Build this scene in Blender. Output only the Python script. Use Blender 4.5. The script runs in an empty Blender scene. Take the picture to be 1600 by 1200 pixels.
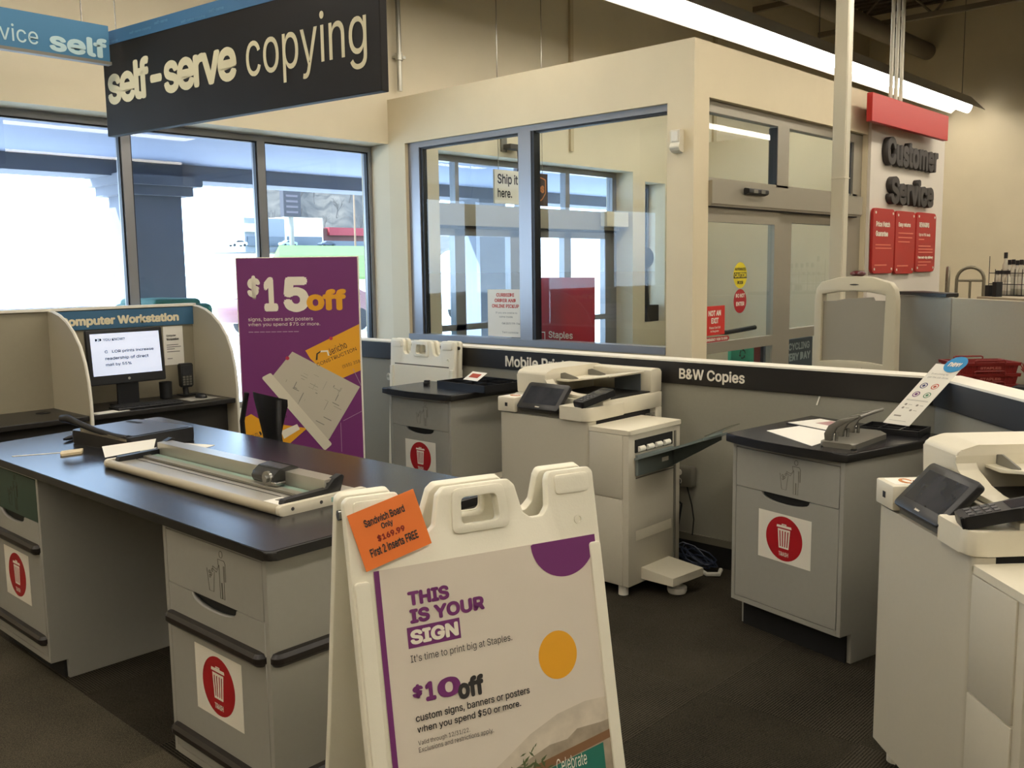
import bpy, bmesh, math, random
from mathutils import Vector, Matrix

# ------------------------------------------------------------------ camera, world, sun, exposure
scn = bpy.context.scene
COL = scn.collection
scn.view_settings.view_transform = 'Standard'
scn.view_settings.look = 'None'
scn.view_settings.gamma = 1.0
scn.view_settings.use_curve_mapping = False
scn.view_settings.exposure = 0.0
scn.cycles.use_denoising = True
scn.cycles.max_bounces = 8
scn.cycles.transparent_max_bounces = 24
scn.cycles.sample_clamp_indirect = 6.0

CAM_YAW, CAM_PITCH, CAM_ROLL, CAM_F, CAM_H = 0.74825248, 0.12230691, -0.0136656, 1464.333, 1.65
cy, sy, cp, sp = math.cos(CAM_YAW), math.sin(CAM_YAW), math.cos(CAM_PITCH), math.sin(CAM_PITCH)
fw = Vector((cy*cp, sy*cp, -sp)); rt = Vector((sy, -cy, 0)); up = rt.cross(fw)
cr, sr = math.cos(CAM_ROLL), math.sin(CAM_ROLL)
r2 = cr*rt + sr*up; u2 = -sr*rt + cr*up
cam = bpy.data.cameras.new('camera'); camo = bpy.data.objects.new('camera', cam); COL.objects.link(camo)
cam.sensor_width = 36.0; cam.sensor_fit = 'HORIZONTAL'; cam.lens = CAM_F/1600*36.0
cam.clip_start = 0.05; cam.clip_end = 1000
camo.matrix_world = Matrix(((r2.x, u2.x, -fw.x, 0), (r2.y, u2.y, -fw.y, 0), (r2.z, u2.z, -fw.z, CAM_H), (0, 0, 0, 1)))
scn.camera = camo

world = bpy.data.worlds.new('sky'); scn.world = world; world.use_nodes = True
wn = world.node_tree; bg = wn.nodes['Background']
sky = wn.nodes.new('ShaderNodeTexSky'); sky.sky_type = 'HOSEK_WILKIE'; sky.turbidity = 3.0
sky.sun_direction = (-0.62, 0.36, 0.70)
mixw = wn.nodes.new('ShaderNodeMixRGB'); mixw.inputs[0].default_value = 0.55
mixw.inputs[2].default_value = (0.58, 0.74, 1.0, 1)
wn.links.new(sky.outputs[0], mixw.inputs[1]); wn.links.new(mixw.outputs[0], bg.inputs[0])
bg.inputs[1].default_value = 14.0

sun = bpy.data.lights.new('sun', 'SUN'); suno = bpy.data.objects.new('sun', sun); COL.objects.link(suno)
sun.energy = 22.0; sun.color = (0.78, 0.88, 1.0); sun.angle = math.radians(0.6)
suno.rotation_euler = Vector((-0.62, 0.36, 0.70)).to_track_quat('Z', 'Y').to_euler()

TUBE_POWER = 16.0
TUBE_COLOR = (1.0, 0.915, 0.79, 1)

# ------------------------------------------------------------------ materials
def lin(h):
    h = h.lstrip('#'); out = []
    for i in (0, 2, 4):
        c = int(h[i:i+2], 16)/255.0
        out.append(c/12.92 if c <= 0.04045 else ((c+0.055)/1.055)**2.4)
    return (out[0], out[1], out[2], 1.0)

MATS = {}
def M(name, hexc='808080', rough=0.5, metal=0.0, noise=0.0, nscale=30.0, bump=0.0, spec=0.5, coat=0.0):
    if name in MATS: return MATS[name]
    m = bpy.data.materials.new(name); m.use_nodes = True
    nt = m.node_tree; b = nt.nodes['Principled BSDF']
    b.inputs['Roughness'].default_value = rough; b.inputs['Metallic'].default_value = metal
    b.inputs['Specular IOR Level'].default_value = spec
    b.inputs['Coat Weight'].default_value = coat
    c = lin(hexc); b.inputs['Base Color'].default_value = c
    if noise or bump:
        tc = nt.nodes.new('ShaderNodeTexCoord'); nz = nt.nodes.new('ShaderNodeTexNoise')
        nz.inputs['Scale'].default_value = nscale; nz.inputs['Detail'].default_value = 4
        nt.links.new(tc.outputs['Object'], nz.inputs['Vector'])
        if noise:
            rp = nt.nodes.new('ShaderNodeValToRGB')
            rp.color_ramp.elements[0].position = 0.3; rp.color_ramp.elements[1].position = 0.7
            rp.color_ramp.elements[0].color = tuple(x*(1-noise) for x in c[:3])+(1,)
            rp.color_ramp.elements[1].color = tuple(min(1, x*(1+noise)) for x in c[:3])+(1,)
            nt.links.new(nz.outputs['Fac'], rp.inputs[0]); nt.links.new(rp.outputs[0], b.inputs['Base Color'])
        if bump:
            bp = nt.nodes.new('ShaderNodeBump'); bp.inputs['Strength'].default_value = bump
            bp.inputs['Distance'].default_value = 0.01
            nt.links.new(nz.outputs['Fac'], bp.inputs['Height']); nt.links.new(bp.outputs[0], b.inputs['Normal'])
    MATS[name] = m
    return m

def glow(name, col, strength):
    m = bpy.data.materials.new(name); m.use_nodes = True; nt = m.node_tree
    b = nt.nodes['Principled BSDF']
    b.inputs['Base Color'].default_value = (0.8, 0.8, 0.8, 1)
    b.inputs['Emission Color'].default_value = col; b.inputs['Emission Strength'].default_value = strength
    MATS[name] = m; return m

def glass(name, tint=(0.93, 0.97, 0.97), refl=1.0):
    m = bpy.data.materials.new(name); m.use_nodes = True; nt = m.node_tree
    for n in list(nt.nodes): nt.nodes.remove(n)
    out = nt.nodes.new('ShaderNodeOutputMaterial'); mx = nt.nodes.new('ShaderNodeMixShader')
    tr = nt.nodes.new('ShaderNodeBsdfTransparent'); tr.inputs[0].default_value = tint+(1,)
    gl = nt.nodes.new('ShaderNodeBsdfGlossy'); gl.inputs['Roughness'].default_value = 0.01
    fr = nt.nodes.new('ShaderNodeFresnel'); fr.inputs[0].default_value = 1.5
    mu = nt.nodes.new('ShaderNodeMath'); mu.operation = 'MULTIPLY'; mu.inputs[1].default_value = refl; mu.use_clamp = True
    ge = nt.nodes.new('ShaderNodeNewGeometry'); iv = nt.nodes.new('ShaderNodeMath'); iv.operation = 'SUBTRACT'; iv.inputs[0].default_value = 1.0
    nt.links.new(ge.outputs['Backfacing'], iv.inputs[1]); nt.links.new(iv.outputs[0], mu.inputs[1])
    nt.links.new(fr.outputs[0], mu.inputs[0]); nt.links.new(mu.outputs[0], mx.inputs[0])
    nt.links.new(tr.outputs[0], mx.inputs[1]); nt.links.new(gl.outputs[0], mx.inputs[2])
    nt.links.new(mx.outputs[0], out.inputs[0]); MATS[name] = m; return m

def carpet(name, cols, tile, line):
    m = bpy.data.materials.new(name); m.use_nodes = True; nt = m.node_tree; b = nt.nodes['Principled BSDF']
    b.inputs['Roughness'].default_value = 0.95; b.inputs['Specular IOR Level'].default_value = 0.1
    tc = nt.nodes.new('ShaderNodeTexCoord'); mp = nt.nodes.new('ShaderNodeMapping')
    nt.links.new(tc.outputs['Object'], mp.inputs[0])
    mp.inputs['Scale'].default_value = (1/tile, 1/tile, 1/tile)
    fl = nt.nodes.new('ShaderNodeVectorMath'); fl.operation = 'FLOOR'; nt.links.new(mp.outputs[0], fl.inputs[0])
    wh = nt.nodes.new('ShaderNodeTexWhiteNoise'); wh.noise_dimensions = '2D'; nt.links.new(fl.outputs[0], wh.inputs['Vector'])
    # pile: fine noise stretched along one axis, the axis turned on every other tile
    ck = nt.nodes.new('ShaderNodeTexChecker'); ck.inputs['Scale'].default_value = 1/tile
    nt.links.new(tc.outputs['Object'], ck.inputs['Vector'])
    w1 = nt.nodes.new('ShaderNodeTexWave'); w1.bands_direction = 'X'; w1.inputs['Scale'].default_value = line
    w2 = nt.nodes.new('ShaderNodeTexWave'); w2.bands_direction = 'Y'; w2.inputs['Scale'].default_value = line
    for w in (w1, w2):
        w.inputs['Distortion'].default_value = 2.5; w.inputs['Detail'].default_value = 3; w.inputs['Detail Scale'].default_value = 6
        nt.links.new(tc.outputs['Object'], w.inputs['Vector'])
    mx = nt.nodes.new('ShaderNodeMix'); nt.links.new(ck.outputs['Fac'], mx.inputs[0])
    nt.links.new(w1.outputs['Fac'], mx.inputs[2]); nt.links.new(w2.outputs['Fac'], mx.inputs[3])
    nz = nt.nodes.new('ShaderNodeTexNoise'); nz.inputs['Scale'].default_value = 220; nz.inputs['Detail'].default_value = 2
    nt.links.new(tc.outputs['Object'], nz.inputs['Vector'])
    n2 = nt.nodes.new('ShaderNodeTexNoise'); n2.inputs['Scale'].default_value = 2.2; nt.links.new(tc.outputs['Object'], n2.inputs['Vector'])
    def madd(a, k, c=None):
        q = nt.nodes.new('ShaderNodeMath'); q.operation = 'MULTIPLY_ADD'
        nt.links.new(a, q.inputs[0]); q.inputs[1].default_value = k
        if c is None: q.inputs[2].default_value = 0
        else: nt.links.new(c, q.inputs[2])
        return q.outputs[0]
    v = madd(mx.outputs[0], 0.34)
    v = madd(nz.outputs['Fac'], 0.55, v)
    v = madd(n2.outputs['Fac'], 0.25, v)
    v = madd(wh.outputs['Value'], 0.10, v)
    rp = nt.nodes.new('ShaderNodeValToRGB'); e = rp.color_ramp.elements
    e[0].position = 0.38; e[1].position = 1.0; e[0].color = lin(cols[0]); e[1].color = lin(cols[1])
    nt.links.new(v, rp.inputs[0]); nt.links.new(rp.outputs[0], b.inputs['Base Color'])
    bp = nt.nodes.new('ShaderNodeBump'); bp.inputs['Strength'].default_value = 0.5; bp.inputs['Distance'].default_value = 0.006
    nt.links.new(v, bp.inputs['Height']); nt.links.new(bp.outputs[0], b.inputs['Normal'])
    MATS[name] = m; return m

WALL = M('wall_paint', 'd6cbb0', 0.75, noise=0.02, nscale=3, bump=0.04)
UPWALL = M('upper_wall_panel', 'bfb08f', 0.7, noise=0.03, nscale=2)
VEST = M('vestibule_paint', 'd2c5a6', 0.75, noise=0.02, nscale=4, bump=0.05)
HALFW = M('half_wall_panel', '8c897c', 0.7, noise=0.02, nscale=60)
ALU = M('aluminium_frame', '8f8f92', 0.35, 0.6)
ALUD = M('door_aluminium', '9c9687', 0.45, 0.5)
GASK = M('black_gasket', '15161a', 0.5)
LAM = M('grey_laminate', '95938a', 0.42, noise=0.015, nscale=40)
LAMD = M('dark_recess', '0c0b09', 0.8)
TOPB = M('black_laminate_top', '19181c', 0.26, noise=0.04, nscale=60, spec=0.65)
EDGEB = M('black_edge_band', '0f0d0c', 0.45)
BUMP = M('black_rubber', '1b1512', 0.38, noise=0.1, nscale=50)
WHT = M('white_card', 'e4dfd0', 0.6)
PAPER = M('paper_white', 'ece8dd', 0.7)
REDS = M('sticker_red', 'a5141c', 0.45)
CREAM = M('cream_plastic', 'd6cfba', 0.45, noise=0.01, nscale=60)
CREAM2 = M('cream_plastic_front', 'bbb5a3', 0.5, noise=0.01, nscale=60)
BLK = M('black_plastic', '141416', 0.38)
BLKM = M('matt_black', '0d0d0e', 0.7)
GREY = M('grey_plastic', '6d6a60', 0.5)
SCRN = M('dark_screen', '33353a', 0.12, noise=0.25, nscale=14)
MOULD = M('moulded_white_plastic', 'e9e4d0', 0.5, bump=0.05, nscale=180)
PURP = M('print_purple', '6e2a68', 0.5, noise=0.02, nscale=4)
YEL = M('print_yellow', 'dfa022', 0.5)
DARKP = M('print_dark', '2f2c2a', 0.6)
WHTP = M('print_white', 'e9e2d0', 0.6)
CREAMP = M('print_cream', 'ddd3b3', 0.6)
BLUEP = M('print_blue', '2f78a0', 0.55)
TEALP = M('print_teal', '2b8f7c', 0.55)
STEEL = M('steel', '9b9a96', 0.25, 1.0)
SILV = M('silver_paint', 'aaa79a', 0.35, 0.7)
REDP = M('red_panel', 'a81f18', 0.5)
CHAR = M('charcoal_letters', '35302c', 0.6)
GLASS = glass('window_glass', (0.92, 0.96, 0.97), 1.6)

# ------------------------------------------------------------------ mesh helpers
class MB:
    def __init__(s): s.bm = bmesh.new()
    def _add(s, verts, faces):
        vs = [s.bm.verts.new(v) for v in verts]
        for f in faces:
            try: s.bm.faces.new([vs[i] for i in f])
            except ValueError: pass
        return vs
    def box(s, x0, x1, y0, y1, z0, z1, bev=0.0, seg=2):
        x0, x1 = min(x0, x1), max(x0, x1); y0, y1 = min(y0, y1), max(y0, y1); z0, z1 = min(z0, z1), max(z0, z1)
        v = [(x, y, z) for x in (x0, x1) for y in (y0, y1) for z in (z0, z1)]
        f = [(0, 1, 3, 2), (4, 6, 7, 5), (0, 4, 5, 1), (2, 3, 7, 6), (0, 2, 6, 4), (1, 5, 7, 3)]
        vs = s._add(v, f)
        if bev:
            es = list({e for q in vs for e in q.link_edges})
            bmesh.ops.bevel(s.bm, geom=es, offset=bev, segments=seg, affect='EDGES', profile=0.5)
        return s
    def prism(s, poly, lo, hi, plane='xy', bev=0.0, seg=2):
        def P(a, b, c): return {'xy': (a, b, c), 'xz': (a, c, b), 'yz': (c, a, b)}[plane]
        n = len(poly)
        vs = s._add([P(a, b, lo) for a, b in poly]+[P(a, b, hi) for a, b in poly],
                    [tuple(range(n)), tuple(range(2*n-1, n-1, -1))]+[(i, i+n, (i+1) % n+n, (i+1) % n) for i in range(n)])
        if bev:
            es = [e for e in {e for q in vs for e in q.link_edges}]
            bmesh.ops.bevel(s.bm, geom=es, offset=bev, segments=seg, affect='EDGES', profile=0.5)
        return s
    def hexa(s, bottom, top):
        s._add(list(bottom)+list(top), [(3, 2, 1, 0), (4, 5, 6, 7), (0, 1, 5, 4), (1, 2, 6, 5), (2, 3, 7, 6), (3, 0, 4, 7)]); return s
    def tube(s, pts, r, seg=8, cap=True):
        pts = [Vector(p) for p in pts]; n = len(pts)
        rs = r if isinstance(r, (list, tuple)) else [r]*n
        rings = []; prev = None
        for i, p in enumerate(pts):
            d = (pts[min(i+1, n-1)]-pts[max(i-1, 0)]).normalized()
            if prev is None:
                a = Vector((0, 0, 1)) if abs(d.z) < 0.9 else Vector((1, 0, 0))
                x = d.cross(a).normalized()
            else:
                x = (prev - d*prev.dot(d)).normalized()
            prev = x; y = d.cross(x)
            rings.append([s.bm.verts.new(p+(x*math.cos(2*math.pi*k/seg)+y*math.sin(2*math.pi*k/seg))*rs[i]) for k in range(seg)])
        for a, b in zip(rings, rings[1:]):
            for k in range(seg): s.bm.faces.new((a[k], a[(k+1) % seg], b[(k+1) % seg], b[k]))
        if cap:
            s.bm.faces.new(rings[0][::-1]); s.bm.faces.new(rings[-1])
        return s
    def cyl(s, p0, p1, r, r1=None, seg=20): return s.tube([p0, p1], [r, r if r1 is None else r1], seg)
    def lathe(s, prof, c=(0, 0, 0), seg=24):
        rings = []
        for r, z in prof:
            rings.append([s.bm.verts.new((c[0]+r*math.cos(2*math.pi*k/seg), c[1]+r*math.sin(2*math.pi*k/seg), c[2]+z)) for k in range(seg)])
        for a, b in zip(rings, rings[1:]):
            for k in range(seg): s.bm.faces.new((a[k], a[(k+1) % seg], b[(k+1) % seg], b[k]))
        s.bm.faces.new(rings[0][::-1]); s.bm.faces.new(rings[-1]); return s
    def mesh(s, me, mat=None):
        k = bmesh.new(); k.from_mesh(me)
        if mat is not None: k.transform(mat)
        tmp = bpy.data.meshes.new('t'); k.to_mesh(tmp); k.free()
        s.bm.from_mesh(tmp); bpy.data.meshes.remove(tmp); return s
    def xf(s, m): s.bm.transform(m); return s
    def build(s, name, mat, parent=None, smooth=False, loc=None, rz=0.0):
        bmesh.ops.remove_doubles(s.bm, verts=s.bm.verts, dist=1e-6)
        bmesh.ops.recalc_face_normals(s.bm, faces=s.bm.faces)
        me = bpy.data.meshes.new(name); s.bm.to_mesh(me); s.bm.free()
        if smooth:
            for p in me.polygons: p.use_smooth = True
            try: me.set_sharp_from_angle(angle=math.radians(38))
            except Exception: pass
        me.materials.append(mat)
        o = bpy.data.objects.new(name, me); COL.objects.link(o)
        if parent: o.parent = parent
        if loc is not None: o.location = loc
        if rz: o.rotation_euler = (0, 0, rz)
        return o

def poly_curve(loops, depth=0.0, bev=0.0):
    cu = bpy.data.curves.new('c', 'CURVE'); cu.dimensions = '2D'; cu.fill_mode = 'BOTH'
    cu.extrude = max(0.0, depth/2-bev); cu.bevel_depth = bev; cu.bevel_resolution = 1
    if bev: cu.offset = -bev
    for lp in loops:
        sp_ = cu.splines.new('POLY'); sp_.points.add(len(lp)-1); sp_.use_cyclic_u = True
        for i, (a, b) in enumerate(lp): sp_.points[i].co = (a, b, 0, 1)
    ob = bpy.data.objects.new('c', cu)
    me = bpy.data.meshes.new_from_object(ob)
    bpy.data.objects.remove(ob); bpy.data.curves.remove(cu)
    return me

def rr(x0, y0, x1, y1, r, n=5):
    out = []
    for cx_, cy_, a0 in ((x1-r, y1-r, 0), (x0+r, y1-r, 90), (x0+r, y0+r, 180), (x1-r, y0+r, 270)):
        for i in range(n+1):
            a = math.radians(a0+90*i/n); out.append((cx_+r*math.cos(a), cy_+r*math.sin(a)))
    return out
def disc(cx_, cy_, rx, ry=None, n=32, a0=0, a1=360):
    ry = rx if ry is None else ry
    k = n if a1-a0 < 360 else n-1
    return [(cx_+rx*math.cos(math.radians(a0+(a1-a0)*i/(k if a1-a0 < 360 else n))), cy_+ry*math.sin(math.radians(a0+(a1-a0)*i/(k if a1-a0 < 360 else n)))) for i in range(k+1)]
def fillet(pts, radii, n=5):
    out = []; N = len(pts)
    for i, p in enumerate(pts):
        r = radii if not isinstance(radii, (list, tuple)) else radii[i]
        p = Vector(p); a = Vector(pts[i-1])-p; b = Vector(pts[(i+1) % N])-p
        if r <= 0: out.append((p.x, p.y)); continue
        la, lb = a.length, b.length; a.normalize(); b.normalize()
        ang = a.angle(b)/2
        t = min(r/math.tan(ang), la*0.49, lb*0.49)
        q0, q1 = p+a*t, p+b*t
        for k in range(n+1):
            s_ = k/n
            q = q0*(1-s_)**2+p*2*s_*(1-s_)+q1*s_**2
            out.append((q.x, q.y))
    return out

def frame(o, right, up_):
    o = Vector(o); r = Vector(right).normalized(); u = Vector(up_).normalized(); n = r.cross(u)
    return Matrix(((r.x, u.x, n.x, o.x), (r.y, u.y, n.y, o.y), (r.z, u.z, n.z, o.z), (0, 0, 0, 1)))
def flat(F, loops, lift=0.001, depth=0.0, bev=0.0):
    """flat shape (with holes) in the frame's plane; its front face sits at `lift`"""
    me = poly_curve(loops, depth, bev)
    b = MB(); b.mesh(me, F @ Matrix.Translation((0, 0, lift-depth/2))); bpy.data.meshes.remove(me); return b
def addflat(b, F, loops, lift=0.001, depth=0.0, bev=0.0):
    me = poly_curve(loops, depth, bev); b.mesh(me, F @ Matrix.Translation((0, 0, lift-depth/2))); bpy.data.meshes.remove(me); return b

FONT = None
try:
    import os
    FONT = bpy.data.fonts.load(os.path.join(bpy.utils.system_resource('DATAFILES'), 'fonts', 'Inter.woff2'))   # Blender's own interface typeface; the built-in one serves if it is missing
except Exception: FONT = None
def text_mesh(s, bold=0.0, extrude=0.0, shear=0.0, spacing=1.0):
    cu = bpy.data.curves.new('t', 'FONT'); cu.body = s; cu.offset = 0.0 if FONT else bold; cu.extrude = extrude; cu.resolution_u = 2
    cu.shear = shear
    if FONT: cu.font = FONT
    cu.space_character = spacing
    ob = bpy.data.objects.new('t', cu); me = bpy.data.meshes.new_from_object(ob)
    bpy.data.objects.remove(ob); bpy.data.curves.remove(cu)
    if FONT and bold > 0.004 and me.vertices:          # heavier weight: the strokes are widened by overlapping copies
        k = bmesh.new(); r = min(bold, .034)*1.25
        for n_, (dx, dy) in enumerate(((0, 0), (r, 0), (-r, 0), (0, r), (0, -r), (r*.72, r*.72), (-r*.72, r*.72), (r*.72, -r*.72), (-r*.72, -r*.72))):
            j = bmesh.new(); j.from_mesh(me); j.transform(Matrix.Translation((dx, dy, n_*(0.006 if extrude else 0.00008)))); q = bpy.data.meshes.new('q'); j.to_mesh(q); j.free()
            k.from_mesh(q); bpy.data.meshes.remove(q)
        k.to_mesh(me); k.free()
    return me
def addtext(b, F, s, box, bold=0.0, lift=0.0015, thick=0.0, shear=0.0, rot=0.0, spacing=1.0):
    """text stretched so that its ink fills box = (u0, v0, u1, v1) in frame F"""
    me = text_mesh(s, bold, 0.5 if thick else 0.0, shear, spacing)
    if not me.vertices: return
    xs = [v.co.x for v in me.vertices]; ys = [v.co.y for v in me.vertices]
    x0, x1, y0, y1 = min(xs), max(xs), min(ys), max(ys)
    u0, v0, u1, v1 = box; sx = (u1-u0)/max(1e-6, x1-x0); sy_ = (v1-v0)/max(1e-6, y1-y0)
    m = Matrix.Translation((u0, v0, lift+thick/2)) @ Matrix.Rotation(rot, 4, 'Z') @ Matrix.Diagonal((sx, sy_, thick if thick else 1, 1)) @ Matrix.Translation((-x0, -y0, 0))
    b.mesh(me, F @ m); bpy.data.meshes.remove(me)
def texts(F, items, name, mat, parent, lift=0.0015, thick=0.0, bold=0.02, spacing=1.0):
    """one mesh per line of lettering: (text, u0, v0, u1, v1[, weight[, turn]])"""
    for it in items:
        b = MB(); addtext(b, F, it[0], it[1:5], it[5] if len(it) > 5 else bold, lift, thick, rot=it[6] if len(it) > 6 else 0.0, spacing=spacing)
        o = b.build(name, mat, parent)
    return o

# ------------------------------------------------------------------ naming helpers
def tag(o, label, cat, group=None):
    o['label'] = label; o['category'] = cat
    if group: o['group'] = group
    return o
def thing(name, label, cat, loc=(0, 0, 0), rz=0.0, group=None):
    o = bpy.data.objects.new(name, None); COL.objects.link(o); o.empty_display_size = 0.05
    o.location = loc; o.rotation_euler = (0, 0, rz); return tag(o, label, cat, group)
def struct(b, name, mat, parent=None, smooth=False):
    o = b.build(name, mat, parent, smooth)
    if parent is None: o['kind'] = 'structure'
    return o
def copy_tree(o, parent=None):
    c = o.copy(); COL.objects.link(c)
    if parent: c.parent = parent
    for ch in list(o.children): copy_tree(ch, c)
    return c
FX = ((0, -1, 0), (0, 0, 1))       # a face that looks towards -X
FY = ((1, 0, 0), (0, 0, 1))        # a face that looks towards -Y
# ------------------------------------------------------------------ the setting
YS, YC, XC, XW = 6.56, 3.43, 5.50, 4.434      # storefront, vestibule right face, vestibule left face, half wall
CARP = carpet('carpet_tile', ('070605', '4f493d'), 0.61, 30)
CARP2 = carpet('carpet_border', ('1a1712', '7a7260'), 3.0, 60)
b = MB(); b.box(-6, 16, -8, 6.95, -0.1, 0.0); struct(b, 'floor', CARP)
b = MB(); b.box(-5.9, 1.425, -7.9, 6.5, 0.0, 0.004); struct(b, 'floor_border_carpet', CARP2)

CEIL = M('roof_deck', '5c564a', 0.8)
b = MB(); b.box(-6, 16.2, -8.2, 7.0, 5.75, 5.9)
for i in range(110):
    x = -6+0.2*i; b.box(x, x+0.09, -8, 6.56, 5.71, 5.75)
struct(b, 'ceiling', CEIL)

b = MB()
b.box(-6, 16, YS, 6.95, 2.76, 5.75)
b.box(-6, 0.9, YS, 6.95, 0, 2.76); b.box(0.9, 5.5, YS, 6.95, 0, 0.55)
b.box(5.5, 6.10, YS, 6.95, 0, 2.76); b.box(9.2, 9.45, YS, 6.95, 0, 2.76)
b.box(9.45, 9.88, YS, 6.95, 0, 0.98); b.box(9.45, 9.88, YS, 6.95, 2.66, 2.76); b.box(9.88, 16, YS, 6.95, 0, 2.76)
struct(b, 'wall_front', WALL)
b = MB(); b.box(15.9, 16.1, -8, YS, 0, 5.75); struct(b, 'wall_right', WALL)
b = MB(); b.box(-6.1, -6, -8, 6.95, 0, 5.75); struct(b, 'wall_left', WALL)
b = MB(); b.box(-6, 16, -8.1, -8, 0, 5.75); struct(b, 'wall_back', WALL)

b = MB()
b.box(XC, 5.62, YC, 3.64, 0, 3.14); b.box(XC, 5.62, 6.34, YS, 0, 3.14)
b.box(XC, 5.62, 3.64, 6.34, 0, 1.04); b.box(XC, 5.62, 3.64, 6.34, 2.745, 3.14)
struct(b, 'wall_vestibule_left', VEST)
b = MB()
b.box(5.62, 5.69, YC, 3.57, 0, 3.14); b.box(8.34, 10.3, YC, 3.57, 0, 3.14); b.box(5.69, 8.34, YC, 3.57, 2.78, 3.14)
struct(b, 'wall_vestibule_right', VEST)
b = MB(); b.box(10.18, 10.3, 3.57, YS, 0, 3.14); struct(b, 'wall_vestibule_far', VEST)

# upper wall strips and conduit
b = MB(); b.box(8.02, 8.07, 6.53, YS, 2.9, 5.7); struct(b, 'trim_1', UPWALL)
b = MB(); b.box(10.95, 11.02, 6.53, YS, 2.9, 5.7); struct(b, 'trim_2', UPWALL)
b = MB(); b.cyl((5.60, 6.50, 3.22), (5.60, 6.50, 5.7), 0.022, seg=10); b.cyl((5.60, 6.50, 3.48), (5.60, 6.50, 3.54), 0.034, seg=10); b.box(5.57, 5.66, 6.48, 6.56, 3.5, 3.52)
tag(b.build('conduit_pipe', SILV, smooth=True), 'thin metal conduit running up the wall above the left window corner', 'pipe')

# half wall with its black sign rail
b = MB(); b.box(XW, 4.53, 1.47, YS, 0.16, 1.01); struct(b, 'wall_partition', HALFW)
b = MB(); b.box(XW-0.008, 4.53, 1.47, YS, 0.121, 0.161); b.box(XW-0.012, 4.53, 1.47, YS, 0.155, 0.163); struct(b, 'trim_3', M('wall_trim_grey', '6f6b5e', 0.6))
b = MB(); b.box(XW+0.0, 4.53, 1.50, YS, 0.0, 0.121); struct(b, 'baseboard_partition', LAMD)
RAIL = M('black_sign_rail', '17130f', 0.42, noise=0.06, nscale=20)
b = MB(); b.box(4.42, 4.548, 1.463, YS, 1.002, 1.126, 0.004); rail = struct(b, 'trim_4', RAIL)
b = MB(); b.box(4.415, 4.55, 1.46, YS, 1.126, 1.136); struct(b, 'rail_cap', WHT, rail)
F = frame((4.42, 0, 0), *FX)       # u = -Y
texts(F, [('Mobile Print', -4.157, 1.020, -3.655, 1.092), ('B&W Copies', -2.835, 1.018, -2.432, 1.092), ('N', -5.098, 1.033, -5.043, 1.091), ('n', -4.965, 1.033, -4.925, 1.071)], 'lettering', WHTP, rail, 0.001, 0.002, 0.015)

ca, sa = math.cos(math.radians(223)), math.sin(math.radians(223))
CH = Matrix(((ca, -sa, 0, 4.434), (sa, ca, 0, 1.47), (0, 0, 1, 0), (0, 0, 0, 1)))   # local x runs along the chamfer, y>0 away from the room's copy area
b = MB(); b.box(0, 2.6, 0, 0.09, 0.16, 1.01); b.xf(CH); struct(b, 'wall_partition_angled', HALFW)
b = MB(); b.box(0, 2.6, 0.0, 0.09, 0, 0.16); b.xf(CH); struct(b, 'baseboard_partition_angled', LAMD)
b = MB(); b.box(-0.012, 2.6, -0.014, 0.115, 1.002, 1.126, 0.004); b.xf(CH); rail2 = struct(b, 'trim_5', RAIL)
b = MB(); b.box(-0.02, 2.6, -0.018, 0.12, 1.126, 1.136); b.xf(CH); struct(b, 'rail_cap', WHT, rail2)

# ---- windows: left storefront (glass line at Y = 6.83)
def window(name, x0, x1, z0, z1, y=6.80, fw_=0.035):
    b = MB()
    b.box(x0, x0+fw_, y, y+0.09, z0, z1); b.box(x1-fw_, x1, y, y+0.09, z0, z1)
    b.box(x0+fw_, x1-fw_, y, y+0.09, z1-0.045, z1); b.box(x0+fw_, x1-fw_, y, y+0.09, z0, z0+0.05)
    w = struct(b, name, ALU)
    b = MB(); g = 0.012
    for (a0, a1, c0, c1) in ((x0+fw_, x0+fw_+g, z0+.05, z1-.045), (x1-fw_-g, x1-fw_, z0+.05, z1-.045), (x0+fw_, x1-fw_, z1-.045-g, z1-.045)):
        b.box(a0, a1, y+0.012, y+0.05, c0, c1)
    b.build('gasket', GASK, w)
    b = MB(); b.box(x0+fw_, x1-fw_, y+0.03, y+0.036, z0+.05, z1-.045); b.build('pane', GLASS, w)
    return w
window('window_1', 2.02, 3.225, 0.55, 2.752); window('window_2', 3.225, 4.355, 0.55, 2.752); window('window_3', 4.355, 5.498, 0.55, 2.752)
window('window_4', 0.9, 2.02, 0.55, 2.752)
window('window_5', 9.45, 9.88, 0.98, 2.66)

# ---- vestibule left window (in the wall X = 5.5)
b = MB()
def xb(y0, y1, z0, z1, x0=5.535, x1=5.60): b.box(x0, x1, y0, y1, z0, z1)
xb(3.64, 6.34, 2.70, 2.745); xb(3.64, 6.34, 1.04, 1.092, 5.49, 5.60); xb(6.20, 6.34, 1.092, 2.70); xb(3.64, 3.66, 1.092, 2.70)
xb(4.90, 5.03, 1.092, 2.70, 5.525, 5.60)
w6 = struct(b, 'window_6', ALU)
b = MB(); xb(6.17, 6.20, 1.092, 2.70, 5.55); xb(4.87, 4.90, 1.092, 2.70, 5.53); xb(3.66, 4.87, 2.685, 2.70, 5.55); xb(5.03, 6.17, 2.685, 2.70, 5.55); b.build('gasket', GASK, w6)
b = MB(); b.box(5.570, 5.576, 3.66, 4.87, 1.092, 2.685); b.build('pane', GLASS, w6)
b = MB(); b.box(5.570, 5.576, 5.03, 6.17, 1.092, 2.685); b.build('pane', GLASS, w6)

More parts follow.
